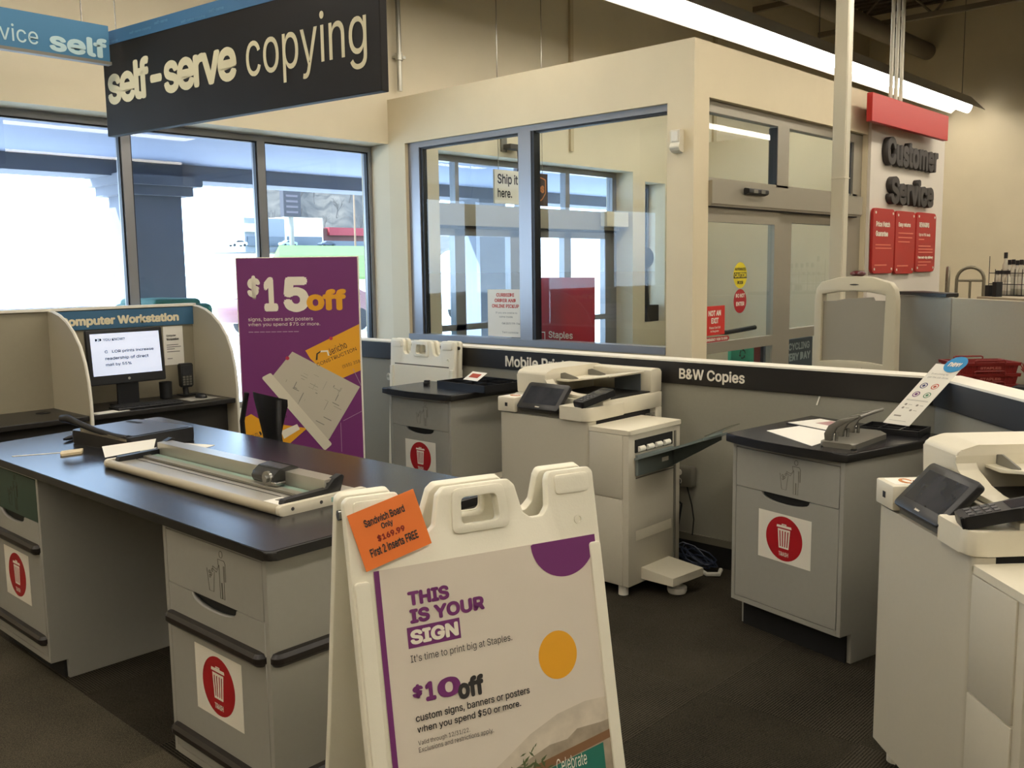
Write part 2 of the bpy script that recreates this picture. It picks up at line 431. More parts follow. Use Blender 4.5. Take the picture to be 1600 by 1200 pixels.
# ---- inner automatic door (in the wall Y = 3.43)
def ybox(b, x0, x1, z0, z1, y0=3.475, y1=3.545): b.box(x0, x1, y0, y1, z0, z1)
b = MB()
ybox(b, 5.69, 8.34, 2.70, 2.78); ybox(b, 5.69, 8.25, 2.23, 2.26); ybox(b, 6.765, 6.95, 0, 2.70); ybox(b, 8.16, 8.34, 0, 2.70)
d1 = struct(b, 'door_1', ALUD)
b = MB(); ybox(b, 5.69, 8.20, 2.075, 2.23, 3.40, 3.545); b.box(5.69, 8.20, 3.41, 3.43, 2.06, 2.075); b.build('header_box', ALUD, d1)
b = MB(); ybox(b, 5.69, 8.16, 2.052, 2.062, 3.43, 3.50); ybox(b, 6.752, 6.765, 2.24, 2.69); ybox(b, 8.10, 8.118, 2.24, 2.69); b.build('gasket', GASK, d1)
for (x0, x1) in ((5.69, 6.752), (6.95, 8.10)):
    b = MB(); b.box(x0, x1, 3.505, 3.511, 2.26, 2.70); b.build('transom_pane', GLASS, d1)
b = MB(); ybox(b, 5.55+.14, 6.765, 1.955, 2.055, 3.45, 3.49); ybox(b, 6.69, 6.765, 0.0, 1.955, 3.45, 3.49); ybox(b, 5.69, 6.69, 1.035, 1.112, 3.45, 3.49); ybox(b, 5.69, 6.69, 0.0, 0.2, 3.45, 3.49)
sl = b.build('sliding_panel', ALUD, d1)
b = MB(); b.box(5.69, 6.69, 3.468, 3.474, 1.112, 1.955); b.box(5.69, 6.69, 3.468, 3.474, 0.2, 1.035); b.build('pane', GLASS, sl)
b = MB(); ybox(b, 6.95, 8.16, 1.98, 2.06); ybox(b, 6.95, 7.02, 0, 1.98); ybox(b, 8.08, 8.16, 0, 1.98); ybox(b, 7.02, 8.08, 1.06, 1.14); ybox(b, 7.02, 8.08, 0, 0.2)
fx = b.build('fixed_panel', ALUD, d1)
b = MB(); b.box(7.02, 8.08, 3.505, 3.511, 1.14, 1.98); b.box(7.02, 8.08, 3.505, 3.511, 0.2, 1.06); b.build('pane', GLASS, fx)

# ---- outer automatic door at the far side of the vestibule (Y = 6.80)
b = MB()
def ob(x0, x1, z0, z1, y0=6.80, y1=6.88): b.box(x0, x1, y0, y1, z0, z1)
ob(6.10, 9.2, 2.70, 2.76); ob(6.10, 6.13, 0, 2.70); ob(9.12, 9.2, 0, 2.70); ob(6.54, 6.59, 2.29, 2.70); ob(7.48, 7.53, 2.29, 2.70); ob(8.25, 8.32, 2.29, 2.70)
d2 = struct(b, 'door_2', ALU)
b = MB(); ob(6.13, 9.12, 2.08, 2.29, 6.70, 6.88); b.build('header_box', ALUD, d2)
b = MB(); ob(6.13, 9.12, 2.055, 2.08, 6.74, 6.80); b.build('gasket', GASK, d2)
b = MB(); b.box(6.13, 9.12, 6.84, 6.846, 2.29, 2.70); b.build('transom_pane', GLASS, d2)
b = MB()
for (x0, x1) in ((6.13, 6.18), (6.52, 6.66), (7.33, 7.60), (8.22, 8.34), (8.98, 9.12)): ob(x0, x1, 0, 2.055)
ob(6.18, 8.98, 1.985, 2.055); ob(6.18, 8.98, 1.04, 1.10); ob(6.18, 8.98, 0, 0.15)
b.build('sliding_panel', ALU, d2)
b = MB(); b.box(6.18, 8.98, 6.84, 6.846, 0.15, 1.985); b.build('pane', GLASS, d2)

# ---- roof structure
JST = M('roof_steel', '7a7263', 0.6)
def joist(x, y0, y1):
    b = MB(); b.box(x-.035, x+.035, y0, y1, 5.62, 5.70); b.box(x-.035, x+.035, y0, y1, 5.06, 5.13)
    n = int((y1-y0)/0.55)
    for i in range(n):
        a = y0+(y1-y0)*i/n; c = y0+(y1-y0)*(i+1)/n
        b.cyl((x, a, 5.1 if i % 2 else 5.65), (x, c, 5.65 if i % 2 else 5.1), 0.018, seg=6)
    return struct(b, 'ceiling_joist', JST)
for x in (2.0, 4.0, 6.0, 8.0, 10.0, 12.0, 14.0): joist(x, -7.9, YS)
b = MB(); b.box(-5.9, 15.9, 2.55, 2.67, 5.10, 5.36); b.box(-5.9, 15.9, 2.50, 2.72, 5.06, 5.10); struct(b, 'ceiling_beam', JST)
b = MB(); b.cyl((7.0, 5.70, 5.0), (15.9, 5.62, 5.0), 0.13, seg=20)
tag(b.build('duct_pipe', JST, smooth=True), 'thick pale pipe running along the dark ceiling towards the right wall', 'pipe')

# ---- strip lights (rows hung through the store; each row is one continuous fixture)
TUBE = glow('lamp_diffuser', TUBE_COLOR, TUBE_POWER)
HOOD = M('lamp_hood', 'e8e4da', 0.5)
def strip(y, z, x0, x1, label):
    t = thing('strip_light', label, 'ceiling light', ((x0+x1)/2, y, z), 0, 'rows of ceiling strip lights'); L = (x1-x0)/2
    b = MB(); b.prism([(-0.25, -0.125), (-0.24, -0.125), (-0.09, 0.008), (0.09, 0.008), (0.24, -0.125), (0.25, -0.125), (0.10, 0.03), (0.045, 0.09), (-0.045, 0.09), (-0.10, 0.03)], -L, L, 'yz'); b.build('hood', HOOD, t)
    b = MB(); n = 10
    prof = [(0.075*math.cos(math.pi*k/n), -0.15*math.sin(math.pi*k/n)+0.005) for k in range(n+1)]
    b.prism(prof, -L+0.02, L-0.02, 'yz'); b.build('diffuser', TUBE, t, True)
    for x0 in (-L-.06, L):
        b = MB(); b.box(x0, x0+.06, -0.05, 0.05, -0.05, 0.04); b.build('end_cap', GREY, t)
    k = int(2*L/2.4)
    for i in range(k+1):
        x = -L+0.3+(2*L-0.6)*i/k; b = MB(); b.cyl((x, 0, 0.08), (x, 0, 5.7-z), 0.006, seg=5); b.build('hanger', GREY, t)
strip(4.86, 4.06, -4.5, 15.55, 'long glowing strip light row hanging above the glazed vestibule')
strip(2.0, 3.95, -4.5, 15.3, 'second strip light row hung in front of the vestibule, above the copiers')
strip(-1.0, 3.95, -4.5, 15.3, 'strip light row hung above the viewer, outside the picture')
strip(-4.2, 3.95, -4.5, 15.3, 'rearmost strip light row of the store, behind the viewer')

# ------------------------------------------------------------------ outside
SOFF = M('canopy_soffit', '8b94ac', 0.8, noise=0.04, nscale=1.2)  # blue cast of the daylight is mixed into the soffit colour
STUC = M('grey_stucco', '70737c', 0.85, noise=0.08, nscale=2.0, bump=0.15)
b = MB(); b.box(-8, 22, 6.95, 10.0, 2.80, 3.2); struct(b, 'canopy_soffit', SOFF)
b = MB(); b.box(-8, 22, 9.5, 10.0, 2.64, 2.80); struct(b, 'canopy_beam', STUC)
b = MB(); b.box(4.52, 5.08, 9.5, 10.0, -0.1, 2.5); b.box(4.42, 5.18, 9.42, 10.08, 2.46, 2.56); b.box(4.34, 5.26, 9.36, 10.14, 2.56, 2.66); b.box(4.48, 5.12, 9.46, 10.04, -0.1, 1.25)
o = struct(b, 'canopy_column', STUC)
b = MB(); b.box(9.6, 10.15, 9.5, 10.0, -0.1, 2.64); struct(b, 'canopy_column', STUC)
GRND = M('pale_pavement', 'c9c9c6', 0.9, noise=0.05, nscale=0.5)
b = MB(); b.box(-300, 400, 6.95, 500, -0.3, -0.06); struct(b, 'ground', GRND)
GRASS = M('grass', '40541f', 0.95, noise=0.2, nscale=0.6)
FAR = 2.5                       # the strip of shops stands about 200 m away
def fz(z): return 1.65+(z-1.65)*FAR
b = MB(); gv = {}; GY = ((59.0, 0.6), (60.0, 1.2), (66, 3.0), (72, 4.0), (86, 4.15), (106, 4.2), (107, 0.0))
for i, (y, z) in enumerate(GY):
    for j in range(9): gv[i, j] = b.bm.verts.new((y*FAR*(0.632+0.028*j), y*FAR, fz(z) if 0 < j < 8 else -0.5))
for i in range(len(GY)-1):
    for j in range(8): b.bm.faces.new((gv[i, j], gv[i, j+1], gv[i+1, j+1], gv[i+1, j]))
struct(b, 'ground_bank', GRASS)
# hillside
rnd = random.Random(5)
HILL = M('winter_hillside', '3a342c', 0.95, noise=0.6, nscale=0.15)
b = MB(); vs = {}
for i in range(31):
    for j in range(9):
        y = (112+9*j)*FAR; x = y*(0.646+0.0105*i)
        z = fz(4.0+j*4.6+1.0*math.sin(i*.7)+rnd.uniform(-.4, .4)-max(0, i-13)*1.6*j/8)
        vs[i, j] = b.bm.verts.new((x, y, z))
for i in range(30):
    for j in range(8): b.bm.faces.new((vs[i, j], vs[i+1, j], vs[i+1, j+1], vs[i, j+1]))
struct(b, 'hillside', HILL, smooth=True)
BARK = M('bare_branches', '453f3a', 0.9)
b = MB(); rnd = random.Random(2)
def branch(b, p, d, L, r, lev):
    q = p+d*L; b.tube([p, p+d*L*.5+Vector((rnd.uniform(-.1, .1)*L, rnd.uniform(-.1, .1)*L, 0)), q], [r, r*.8, r*.55], 5, False)
    if lev:
        for k in range(4):
            e = (d+Vector((rnd.uniform(-.9, .9), rnd.uniform(-.9, .9), rnd.uniform(0, .6)))).normalized()
            branch(b, p+d*L*rnd.uniform(.5, 1), e, L*.62, r*.5, lev-1)
branch(b, Vector((0, 0, -0.5)), Vector((0, 0, 1)), 3.4, 0.12, 3)
tree = b.build('bare_tree', BARK, loc=(75*FAR, 112*FAR, fz(4.5)))
LBL = 'bare leafless tree on the brown hillside behind the strip of shops'
tag(tree, LBL, 'tree', 'bare trees on the hillside')
for k in range(44):
    c = tree.copy(); COL.objects.link(c); ry = (115+(k*17 % 46))*FAR; rx = ry*(0.65+0.0072*k)
    c.location = (rx, ry, fz(4.0+(ry/FAR-112)*0.5)); c.rotation_euler = (0, 0, rnd.uniform(0, 6)); s_ = rnd.uniform(1.3, 2.1); c.scale = (s_, s_, s_)
# shops far away
def shop(name, x0, x1, y, z0, z1, mat, label):
    t = thing(name, label, 'building', ((x0+x1)/2*FAR, y*FAR, fz(z0))); t.scale = (FAR, FAR, FAR); w = (x1-x0)/2; h = z1-z0
    b = MB(); b.box(-w, w, 0, 10, -0.5, h); b.build('wall', mat, t)
    b = MB(); b.box(-w*.9, w*.9, -0.15, 0, 0.1, h*0.36); b.build('shop_window', M('far_glass', '3d4650', .2), t)
    return t, w, h
W1 = M('far_white_wall', 'ddd9d2', .8); W2 = M('far_grey_wall', '6c7076', .8); W3 = M('far_brick', '54302c', .8)
t, w, h = shop('shop_building', 51.5, 56.2, 84, 4.2, 7.1, W2, 'grey shop building with dark windows seen through the right storefront window')
b = MB(); b.box(-w, -w+2.2, -0.3, 0, 1.5, 2.3); b.build('sign_board', WHTP, t)
t, w, h = shop('shop_building', 56.2, 61.0, 84, 4.2, 7.3, W1, 'white shop building in the middle of the far strip')
t, w, h = shop('shop_building', 61.2, 68.5, 85, 4.2, 6.3, W3, 'low brick shop with a red roof band, rightmost of the far strip')
b = MB(); b.box(-w*.7, w, -0.4, 0.5, 1.35, 2.2); b.build('roof_band', M('far_red', '7a1f28', .7), t)
t = thing('pylon_sign', 'dark pylon sign on a post above the grass bank', 'sign', (51.6*FAR, 76*FAR, fz(4.1))); t.scale = (FAR, FAR, FAR)
b = MB(); b.cyl((0, 0, -0.3), (0, 0, 2.9), 0.24, seg=10); b.build('post', GREY, t)
b = MB(); b.box(-0.95, 0.95, -0.3, 0.3, 2.7, 5.2); b.build('sign_box', M('far_dark', '241f23', .6), t)
b = MB()
for k in range(4): b.box(-0.7, 0.6, -0.33, -0.3, 3.0+.5*k, 3.2+.5*k)
b.build('lettering', M('far_pale', '4c4347', .6), t)
t = thing('utility_pole', 'tall wooden utility pole beyond the grass at the right of the window', 'pole', (61.4*FAR, 79*FAR, fz(4.0))); t.scale = (1.6, 1.6, FAR)
b = MB(); b.cyl((0, 0, 0), (0, 0, 7.0), 0.16, .1, 8); b.build('post', M('pole_wood', '7a624c', .9), t)
b = MB(); b.box(-1.2, 1.2, -.08, .08, 6.2, 6.4); b.build('crossarm', M('pole_wood', '7a624c', .9), t)
def car(name, label, loc, rz, col, group=None):
    t = thing(name, label, 'car', loc, rz, group)
    body = [(-2.25, .35), (-2.3, .75), (-2.1, .95), (-1.25, 1.0), (-0.6, 1.45), (0.9, 1.47), (1.6, 1.05), (2.2, 1.0), (2.3, .6), (2.25, .35)]
    b = MB(); b.prism(body, -0.85, 0.85, 'xz', 0.06); b.build('body', col, t, True)
    b = MB()
    for y in (-0.87, 0.87): b.prism([(-1.05, 1.0), (-0.5, 1.38), (0.8, 1.4), (1.4, 1.04)], y-.012, y+.012, 'xz')
    b.build('side_window', M('car_glass', '1c2228', .1), t)
    for x in (-1.4, 1.4):
        for y in (-.8, .8):
            b = MB(); b.cyl((x, y-.1, .32), (x, y+.1, .32), .32, seg=18); b.build('wheel', BLKM, t)
car('car', 'red car parked outside behind the purple poster', (15.6, 22.6, -0.06), 0.1, M('car_red', '4c0911', .25, coat=.5))
for k, (x, y, c, nm) in enumerate(((48.6, 80.6, 'c8ccd2', 'silver'), (53.3, 79.2, '8fa0b4', 'pale blue'), (57.9, 79.2, '30384a', 'dark blue'), (62.8, 77.5, '2c2c30', 'black'))):
    car('car', '%s car parked in the row before the far shops' % nm, (x*FAR, y*FAR, fz(4.12)), 0.05, M('car_'+nm, c, .3))
car('car', 'pale van-grey car parked on the bright pavement beyond the outer doors', (24.5, 23.5, -0.06), 0.2, M('car_grey', '9aa0a8', .3))
def heap(name, label, x0, x1, y0, y1, h, mat):
    b = MB(); b.box(x0, x1, y0, y1, -0.06, h, .06, 3); b.box(x0+.05, x1-.1, y0+.05, y1-.05, h-.05, h+.05, .045, 3)
    tag(b.build(name, mat, smooth=True), label, 'covered pallet')
heap('covered_pallet', 'dark blue covered pallet standing outside the leftmost window', 2.2, 4.05, 8.3, 9.2, 1.30, M('tarp_blue', '262a48', .7))
heap('covered_pallet', 'teal green covered pallet outside, beside the dark blue one', 4.12, 4.75, 8.35, 9.2, 1.36, M('tarp_teal', '22604f', .7))
# ------------------------------------------------------------------ hanging signs
a = Vector((2.688, 5.90, 2.50)); u = Vector((0.117, -0.993, 0)).normalized()
rzs = math.atan2(u.y, u.x)
SBLK = M('sign_black', '17130f', 0.6, noise=0.03, nscale=8, spec=0.25)
t = thing('hanging_sign', 'large black hanging sign reading self-serve copying with a blue top strip', 'sign', a, rzs)
b = MB(); b.box(0, 2.347, 0, 0.05, 0, 0.62, 0.004); b.build('sign_board', SBLK, t)
b = MB(); b.box(0.002, 2.345, -0.003, 0, 0.54, 0.618); strip_ = b.build('blue_strip', M('sign_blue', '35658c', .6), t)
F = frame((0, -0.003, 0), *FY)
bb = MB()
for k in range(9): addtext(bb, F, 'self-serve copying' if k % 2 else 'self-serve', (0.05+.255*k, 0.546+.018*(k % 3), 0.05+.255*k+(.22 if k % 2 else .13), 0.565+.018*(k % 3)), 0.02, 0.001)
bb.build('small_lettering', M('sign_blue_light', '4d7ea3', .6), strip_)
F = frame((0, 0, 0), *FY)
CREAMT = M('sign_cream', 'cfc6a3', 0.6)
texts(F, [('self-serve', 0.036, 0.183, 1.281, 0.425, 0.022)], 'bold_lettering', CREAMT, t, 0.001, 0.001, spacing=0.9)
texts(F, [('copying', 1.363, 0.118, 2.258, 0.430, -0.012)], 'light_lettering', CREAMT, t, 0.001, 0.001)
for x in (0.12, 2.22):
    b = MB(); b.cyl((x, .025, .62), (x, .025, 3.2), 0.004, seg=6); b.build('hanging_wire', STEEL, t)

t = thing('hanging_sign', 'blue hanging sign partly hidden behind the black one, pale words on blue', 'sign', (0.3, 5.72, 2.91), 0.0)
b = MB(); b.box(0, 1.64, 0, 0.03, 0.006, 0.215); b.box(1.66, 2.35, 0, 0.03, 0.006, 0.215); b.build('sign_board', M('sign_blue2', '326789', .6), t)
b = MB(); b.box(-.01, 2.355, -0.01, 0.04, -0.012, 0.006); b.build('bottom_rail', GREY, t)
F = frame((0, 0, 0), *FY)
PALEB = M('sign_paleblue', '9fb9bd', .6)
texts(F, [('self', 2.0, 0.02, 2.335, 0.135, 0.025)], 'bold_lettering', PALEB, t, 0.001, 0.001)
texts(F, [('service', 1.575, 0.04, 1.94, 0.135, -0.01)], 'light_lettering', PALEB, t, 0.001, 0.001)
for x in (0.3, 2.2):
    b = MB(); b.cyl((x, .015, .215), (x, .015, 2.8), 0.004, seg=6); b.build('hanging_wire', STEEL, t)

# ------------------------------------------------------------------ cabinets with bin doors
def bin_sticker(parent, F, u0, v0, w, h, lettering='TRASH'):
    """white square sticker, red disc, bin symbol and word; F looks out of the door"""
    s = flat(F, [[(u0, v0), (u0+w, v0), (u0+w, v0+h), (u0, v0+h)]], 0.0012, 0.001).build('trash_sticker', WHT, parent)
    cx_, cy_ = u0+w*.5, v0+h*.5; R_ = w*.345
    flat(F, [disc(cx_, cy_, R_, R_*1.0, 40)], 0.002, 0.0008).build('red_disc', REDS, s)
    k = R_/0.0975; b = MB()
    def P(x, y): return (cx_+x*k, cy_+0.012*k+y*k)
    addflat(b, F, [[P(-.033, .03), P(.033, .03), P(.026, -.055), P(-.026, -.055)]]+[[P(x0*1.0-.0035, .022), P(x0+.0035, .022), P(x0*.8+.0030, -.048), P(x0*.8-.0030, -.048)] for x0 in (-.022, -.0075, .0075, .022)], 0.0028, 0.0006)
    addflat(b, F, [[P(-.04, .036), P(.04, .036), P(.038, .046), P(-.038, .046)]], 0.0028, 0.0006)
    addflat(b, F, [[P(-.012, .0465), P(.012, .0465), P(.012, .053), P(-.012, .053)], [P(-.008, .0475), P(.008, .0475), P(.008, .0495), P(-.008, .0495)]], 0.0028, 0.0006)
    b.build('bin_symbol', WHTP, s)
    if lettering: texts(F, [(lettering, cx_-.026*k, cy_-.077*k, cx_+.026*k, cy_-.058*k, 0.01)], 'lettering', WHTP, s, 0.003, 0)
    return s
ENGR = M('engraved_line', '4e4a3e', 0.8)
def engraving(parent, F, cu_, cv_, s_):
    b = MB()
    def ln(pts, closed=False):
        q = [F @ Vector((cu_+x*s_, cv_+y*s_, 0.0003)) for x, y in pts]
        if closed: q.append(q[0])
        b.tube(q, 0.00085, 4)
    ln(disc(.02, .115, .012, .014, 16), True)
    ln([(-.005, .092), (.042, .092), (.050, .08), (.050, .01), (.042, .01), (.042, .07), (.036, .07), (.036, -.065), (.022, -.065), (.022, 0), (.018, 0), (.018, -.065), (.004, -.065), (.004, .07), (-.016, .048), (-.046, .056), (-.046, .046), (-.018, .036), (.0, .06), (-.005, .092)])
    ln([(-.092, .04), (-.078, -.05), (-.046, -.05), (-.034, .035)])
    for x, y in ((-.072, .028), (-.06, .02), (-.05, .038), (-.07, .01)): ln(disc(x, y, .006, .006, 10), True)
    b.build('engraving', ENGR, parent)

def cabinet(label, loc, rz, w=0.575, d=0.68, toe=0.13, toe_d=0.075, z1=0.8615, bumpers=False, sticker=True, upper=LAM, side_bumper=False, d2=None, group=None):
    d2 = d2 or d
    """front faces -X, runs from y = 0 to y = -w"""
    t = thing('storage_cabinet', label, 'cabinet', loc, rz, group)
    b = MB()
    for y0, y1 in ((-0.02, 0), (-w, -w+.02)):
        dd = d2 if y0 < -.1 else d; b.prism([(0, toe), (toe_d, toe), (toe_d, 0), (dd, 0), (dd, z1), (0, z1)], y0, y1, 'xz', 0.0012, 1)
    b.box(0, d, -w+.02, -.02, z1-.018, z1); b.box(0, d, -w+.02, -.02, toe, toe+.022); b.box(d-.02, d, -w+.02, -.02, 0, z1-.018)
    b.build('carcass', LAM, t)
    b = MB(); b.box(toe_d-.012, toe_d+.005, -w+.02, -.02, 0, toe); b.build('toe_kick', LAMD, t)
    b = MB(); b.box(0.018, d-.02, -w+.02, -.02, toe+.022, z1-.018); b.build('shade_block', LAMD, t)  # solid block coloured black to put shade into door gaps and finger notch
    g = 0.0035; u0, u1 = .02+g, w-.02-g; F = frame((0.0, 0, 0), *FX)
    dr = flat(F, [[(u0, 0.667), (u1, 0.667), (u1, z1-.018-g), (u0, z1-.018-g)]], 0.0, 0.017).build('drawer_front', upper, t)
    engraving(dr, F, w*.57, 0.733, 0.76)
    c = w*.5
    notch = [(c+.13*math.cos(math.pi*k/14)*(1 if abs(math.cos(math.pi*k/14)) > .9 else 1), 0.6635-.036*math.sin(math.pi*k/14)**0.8) for k in range(15)]
    door = flat(F, [[(u0, 0.6635), (u0, toe+.022+g), (u1, toe+.022+g), (u1, 0.6635)]+notch], 0.0, 0.017).build('bin_door', LAM, t)
    if sticker: bin_sticker(door, F, w*.5-.140 if not bumpers else .170, 0.372 if not bumpers else .288, 0.283 if not bumpers else .272, 0.213)
    def bar(y0, y1, z):
        b = MB(); pr = [(0.0, -.021), (-.018, -.019), (-.027, -.008), (-.027, .008), (-.018, .019), (0.0, .021)]
        b.prism(pr, y0+.018, y1-.018, 'xz')
        for y in (y0+.018, y1-.018): b.lathe([(0.0, -.021), (.018, -.019), (.027, -.008), (.027, .008), (.018, .019), (0.0, .021)], (0, y, 0), 14)
        b.xf(Matrix.Translation((0, 0, z))); b.build('bumper_bar', BUMP, t, True)
    if bumpers:
        bar(-w+.03, -.025, 0.553); bar(-w+.03, -.025, 0.172)
    if side_bumper:
        for z in (0.557, 0.172):
            b = MB(); pr = [(-w, -.021), (-w-.018, -.019), (-w-.027, -.008), (-w-.027, .008), (-w-.018, .019), (-w, .021)]
            b.prism(pr, .028, d-.04, 'yz')
            for x in (.028, d-.04): b.lathe([(0.0, -.021), (.018, -.019), (.027, -.008), (.027, .008), (.018, .019), (0.0, .021)], (x, -w, 0), 14)
            b.xf(Matrix.Translation((0, 0, z))); b.build('bumper_bar', BUMP, t, True)
    return t

def top_slab(name, label, poly, z0, z1, cat='countertop', rad=0.03):
    b = MB(); b.prism(fillet(poly, rad, 5), z0, z1-0.0015, 'xy', 0.006, 3)
    t = b.build(name, EDGEB, None, True); tag(t, label, cat)
    b = MB(); b.prism(fillet([(p[0], p[1]) for p in poly], rad, 5), z1-0.0015, z1, 'xy')
    cxm = sum(p[0] for p in poly)/len(poly); cym = sum(p[1] for p in poly)/len(poly)
    for v in b.bm.verts: v.co.x = cxm+(v.co.x-cxm)*0.993; v.co.y = cym+(v.co.y-cym)*0.993
    b.build('surface', TOPB, t); return t

# big work desk
cabinet('grey cabinet with two bumper bars, under the right end of the worktop', (1.385, 2.831, 0), 0, 0.599, 0.90, 0.083, 0.07, bumpers=True, side_bumper=True)
cabinet('grey desk cabinet with a dark green upper panel at the left edge of the picture', (1.385, 4.46, 0), 0, 0.599, 0.90, 0.083, 0.07, bumpers=True, upper=M('green_panel', '223d30', .5))
top_slab('desk_worktop', 'big black laminate worktop laid over two grey cabinets', [(1.357, 2.172), (2.345, 2.185), (2.345, 4.76), (1.40, 4.59), (1.357, 4.58)], 0.863, 0.892, 'worktop')
b = MB(); b.box(2.24, 2.26, 2.84, 3.84, 0.35, 0.8615); o = b.build('modesty_panel', LAM); tag(o, 'grey back panel closing the knee space under the big worktop', 'desk panel')

# kiosks
cabinet('grey trash cabinet standing between the two copiers, right of the outlet', (3.738, 2.109, 0), math.radians(-13.3), 0.594, 0.62)
b = None
def bow(p, q, sag, n=10):
    p = Vector(p); q = Vector(q); nrm = Vector((-(q-p).y, (q-p).x)).normalized()
    return [tuple(p+(q-p)*(i/n)+nrm*sag*math.sin(math.pi*i/n)) for i in range(n+1)]
def kiosk_top(label, fl, fr_, br, bl, sag, extra=()):
    fr2 = bow(fl, fr_, sag)
    b = MB(); poly = fr2+[br, bl]+list(extra)
    b.prism(poly, 0.863, 0.899, 'xy', 0.006, 3); o = b.build('cabinet_worktop', EDGEB, None, True); tag(o, label, 'countertop')
    cx_ = sum(p[0] for p in poly)/len(poly); cy_ = sum(p[1] for p in poly)/len(poly)
    b = MB(); b.prism([(cx_+(p[0]-cx_)*.985, cy_+(p[1]-cy_)*.985) for p in poly], 0.899, 0.9003, 'xy'); b.build('surface', TOPB, o); return o
kiosk_top('black bow-fronted worktop carrying the three hole punch', (3.715, 2.135), (3.585, 1.515), (4.26, 1.345), (4.425, 2.06), -0.035)
cabinet('grey trash cabinet left of the left copier, before the far sandwich board', (3.86, 4.665, 0), 0, 0.572, 0.36, d2=0.55)
kiosk_top('black bow-fronted worktop left of the left copier, with a tray of small supplies', (3.835, 4.71), (3.835, 4.06), (4.42, 4.03), (4.42, 4.51), -0.035, [(4.27, 4.52), (4.27, 4.72)])
# ------------------------------------------------------------------ copiers (front faces -X, y runs from 0 at the left to -w)
TRAY = M('smoky_tray', '5d6468', 0.35)
def copier(label, loc, rz, w, group='white office copiers with side finishers'):
    t = thing('copier', label, 'copier', loc, rz, group)
    D = 0.60
    body = fillet([(0.012, 0), (D, 0), (D, -w), (0.012, -w)], [0.012, 0.01, 0.01, 0.05])
    b = MB(); b.prism([(x+.004, y) for x, y in body], 0.055, 0.800, 'xy'); b.box(0.06, D, -w*.35, 0, 0.80, 0.872); b.build('body', CREAM2, t, True)
    fr_ = fillet([(0.0, -0.001), (0.06, -0.001), (0.06, -w+.0), (0.0, -w+.0)], [0.012, 0, 0.0, 0.055], 6)
    b = MB(); b.prism(fr_, 0.065, 0.868, 'xy'); b.build('front_cover', CREAM2, t, True)
    b = MB(); b.box(0.061, D-.05, -w+.004, -w*.35, 0.801, 0.872); b.build('inner_tray', LAMD, t)
    b = MB(); b.box(0.05, D-.04, -w+.03, -.03, 0.0, 0.054); b.build('base_plinth', LAMD, t)
    for x, y in ((0.06, -.05), (0.06, -w+.06)):
        b = MB(); b.cyl((x, y, 0.0), (x, y, 0.06), 0.028, seg=14); b.build('caster', WHT, t)
    # upper scanner housing
    b = MB(); b.box(0.12, 0.66, -w, 0.0, 0.875, 0.962, 0.006); b.box(0.60, 0.66, -w, 0.0, 0.06, 0.876, 0.004); b.build('scanner_housing', CREAM, t, True)
    b = MB()
    for k in range(7): b.box(0.50, 0.59, -w-.0012, -w+.001, 0.80+.008*k, 0.804+.008*k)
    b.build('vent', GREY, t)
    # console: left block, recessed middle, right block
    b = MB(); b.box(-0.012, 0.14, -0.118, 0.008, 0.875, 0.955, 0.006)
    b.build('console_left', CREAM, t, True)
    b = MB(); b.box(-0.0135, -0.0115, -0.066, -0.048, 0.905, 0.925); b.build('port', BLKM, t)
    b = MB(); b.box(0.012, 0.14, -w*.70, -0.118, 0.870, 0.905); b.build('console_recess', M('console_grey', '58554d', .4), t)
    b = MB(); b.prism(fillet([(0.30, -w*.70), (-0.015, -w*.70), (-0.02, -w-.01), (0.14, -w-.004), (0.30, -w-.002)], [0, .008, .05, .05, 0], 6), 0.872, 0.942, 'xy', 0.004); b.build('console_right', CREAM, t, True)
    b = MB()   # printed note with an orange swirl on the left block
    b.box(0.005, 0.115, -0.105, -0.012, 0.955, 0.9562); nt_ = b.build('instruction_sticker', PAPER, t)
    b = MB(); SW = M('print_orange', 'c07a3c', .6)
    for k in range(3): b.tube([(0.055+.018*math.cos(a_*.4+k)+.004*k, -0.06+.03*math.sin(a_*.4+k), 0.9568) for a_ in range(12)], 0.002, 5)
    b.build('swirl_print', SW, nt_)
    # touch screen, tilted
    B0 = Vector((-0.012, -0.135, 0.900)); B1 = Vector((-0.012, -0.425, 0.900)); T0 = Vector((0.112, -0.130, 1.025))
    F = frame(B0, B1-B0, T0-B0); Ws = (B1-B0).length; Hs = (T0-B0).length
    me = poly_curve([rr(0, 0, Ws, Hs, 0.018)], 0.026, 0.004); b = MB(); b.mesh(me, F); ts = b.build('touch_panel', BLK, t, True)
    flat(F, [[(.028, .035), (Ws-.028, .035), (Ws-.028, Hs-.028), (.028, Hs-.028)]], 0.0138, 0.0).build('screen', SCRN, ts)
    texts(F, [('intec', Ws*.45, 0.012, Ws*.55, 0.020, .03)], 'lettering', WHTP, ts, 0.0140)
    b = MB(); b.box(0.03, 0.09, -0.30, -0.22, 0.86, 0.955); b.build('screen_arm', BLK, t)
    # card terminal
    c_ = MB(); Fk = Matrix.Translation((0.0, -w+.055, 0.943)) @ Matrix.Rotation(math.radians(-14), 4, 'Z') @ Matrix.Rotation(math.radians(-14), 4, 'Y')
    c_.prism(fillet([(-.012, -.042), (.115, -.046), (.135, -.052), (.20, -.052), (.20, .052), (.135, .052), (.115, .046), (-.012, .042)], .012), 0.0, 0.034, 'xy', 0.006); c_.xf(Fk)
    cr_ = c_.build('card_terminal', BLK, t, True)
    c_ = MB(); c_.box(0.115, 0.185, -.036, .036, 0.0335, 0.0352); c_.xf(Fk); c_.build('screen', SCRN, cr_)
    c_ = MB()
    for i in range(4):
        for j in range(3): c_.box(0.01+.022*i, 0.024+.022*i, -.034+.026*j, -.016+.026*j, 0.033, 0.0362)
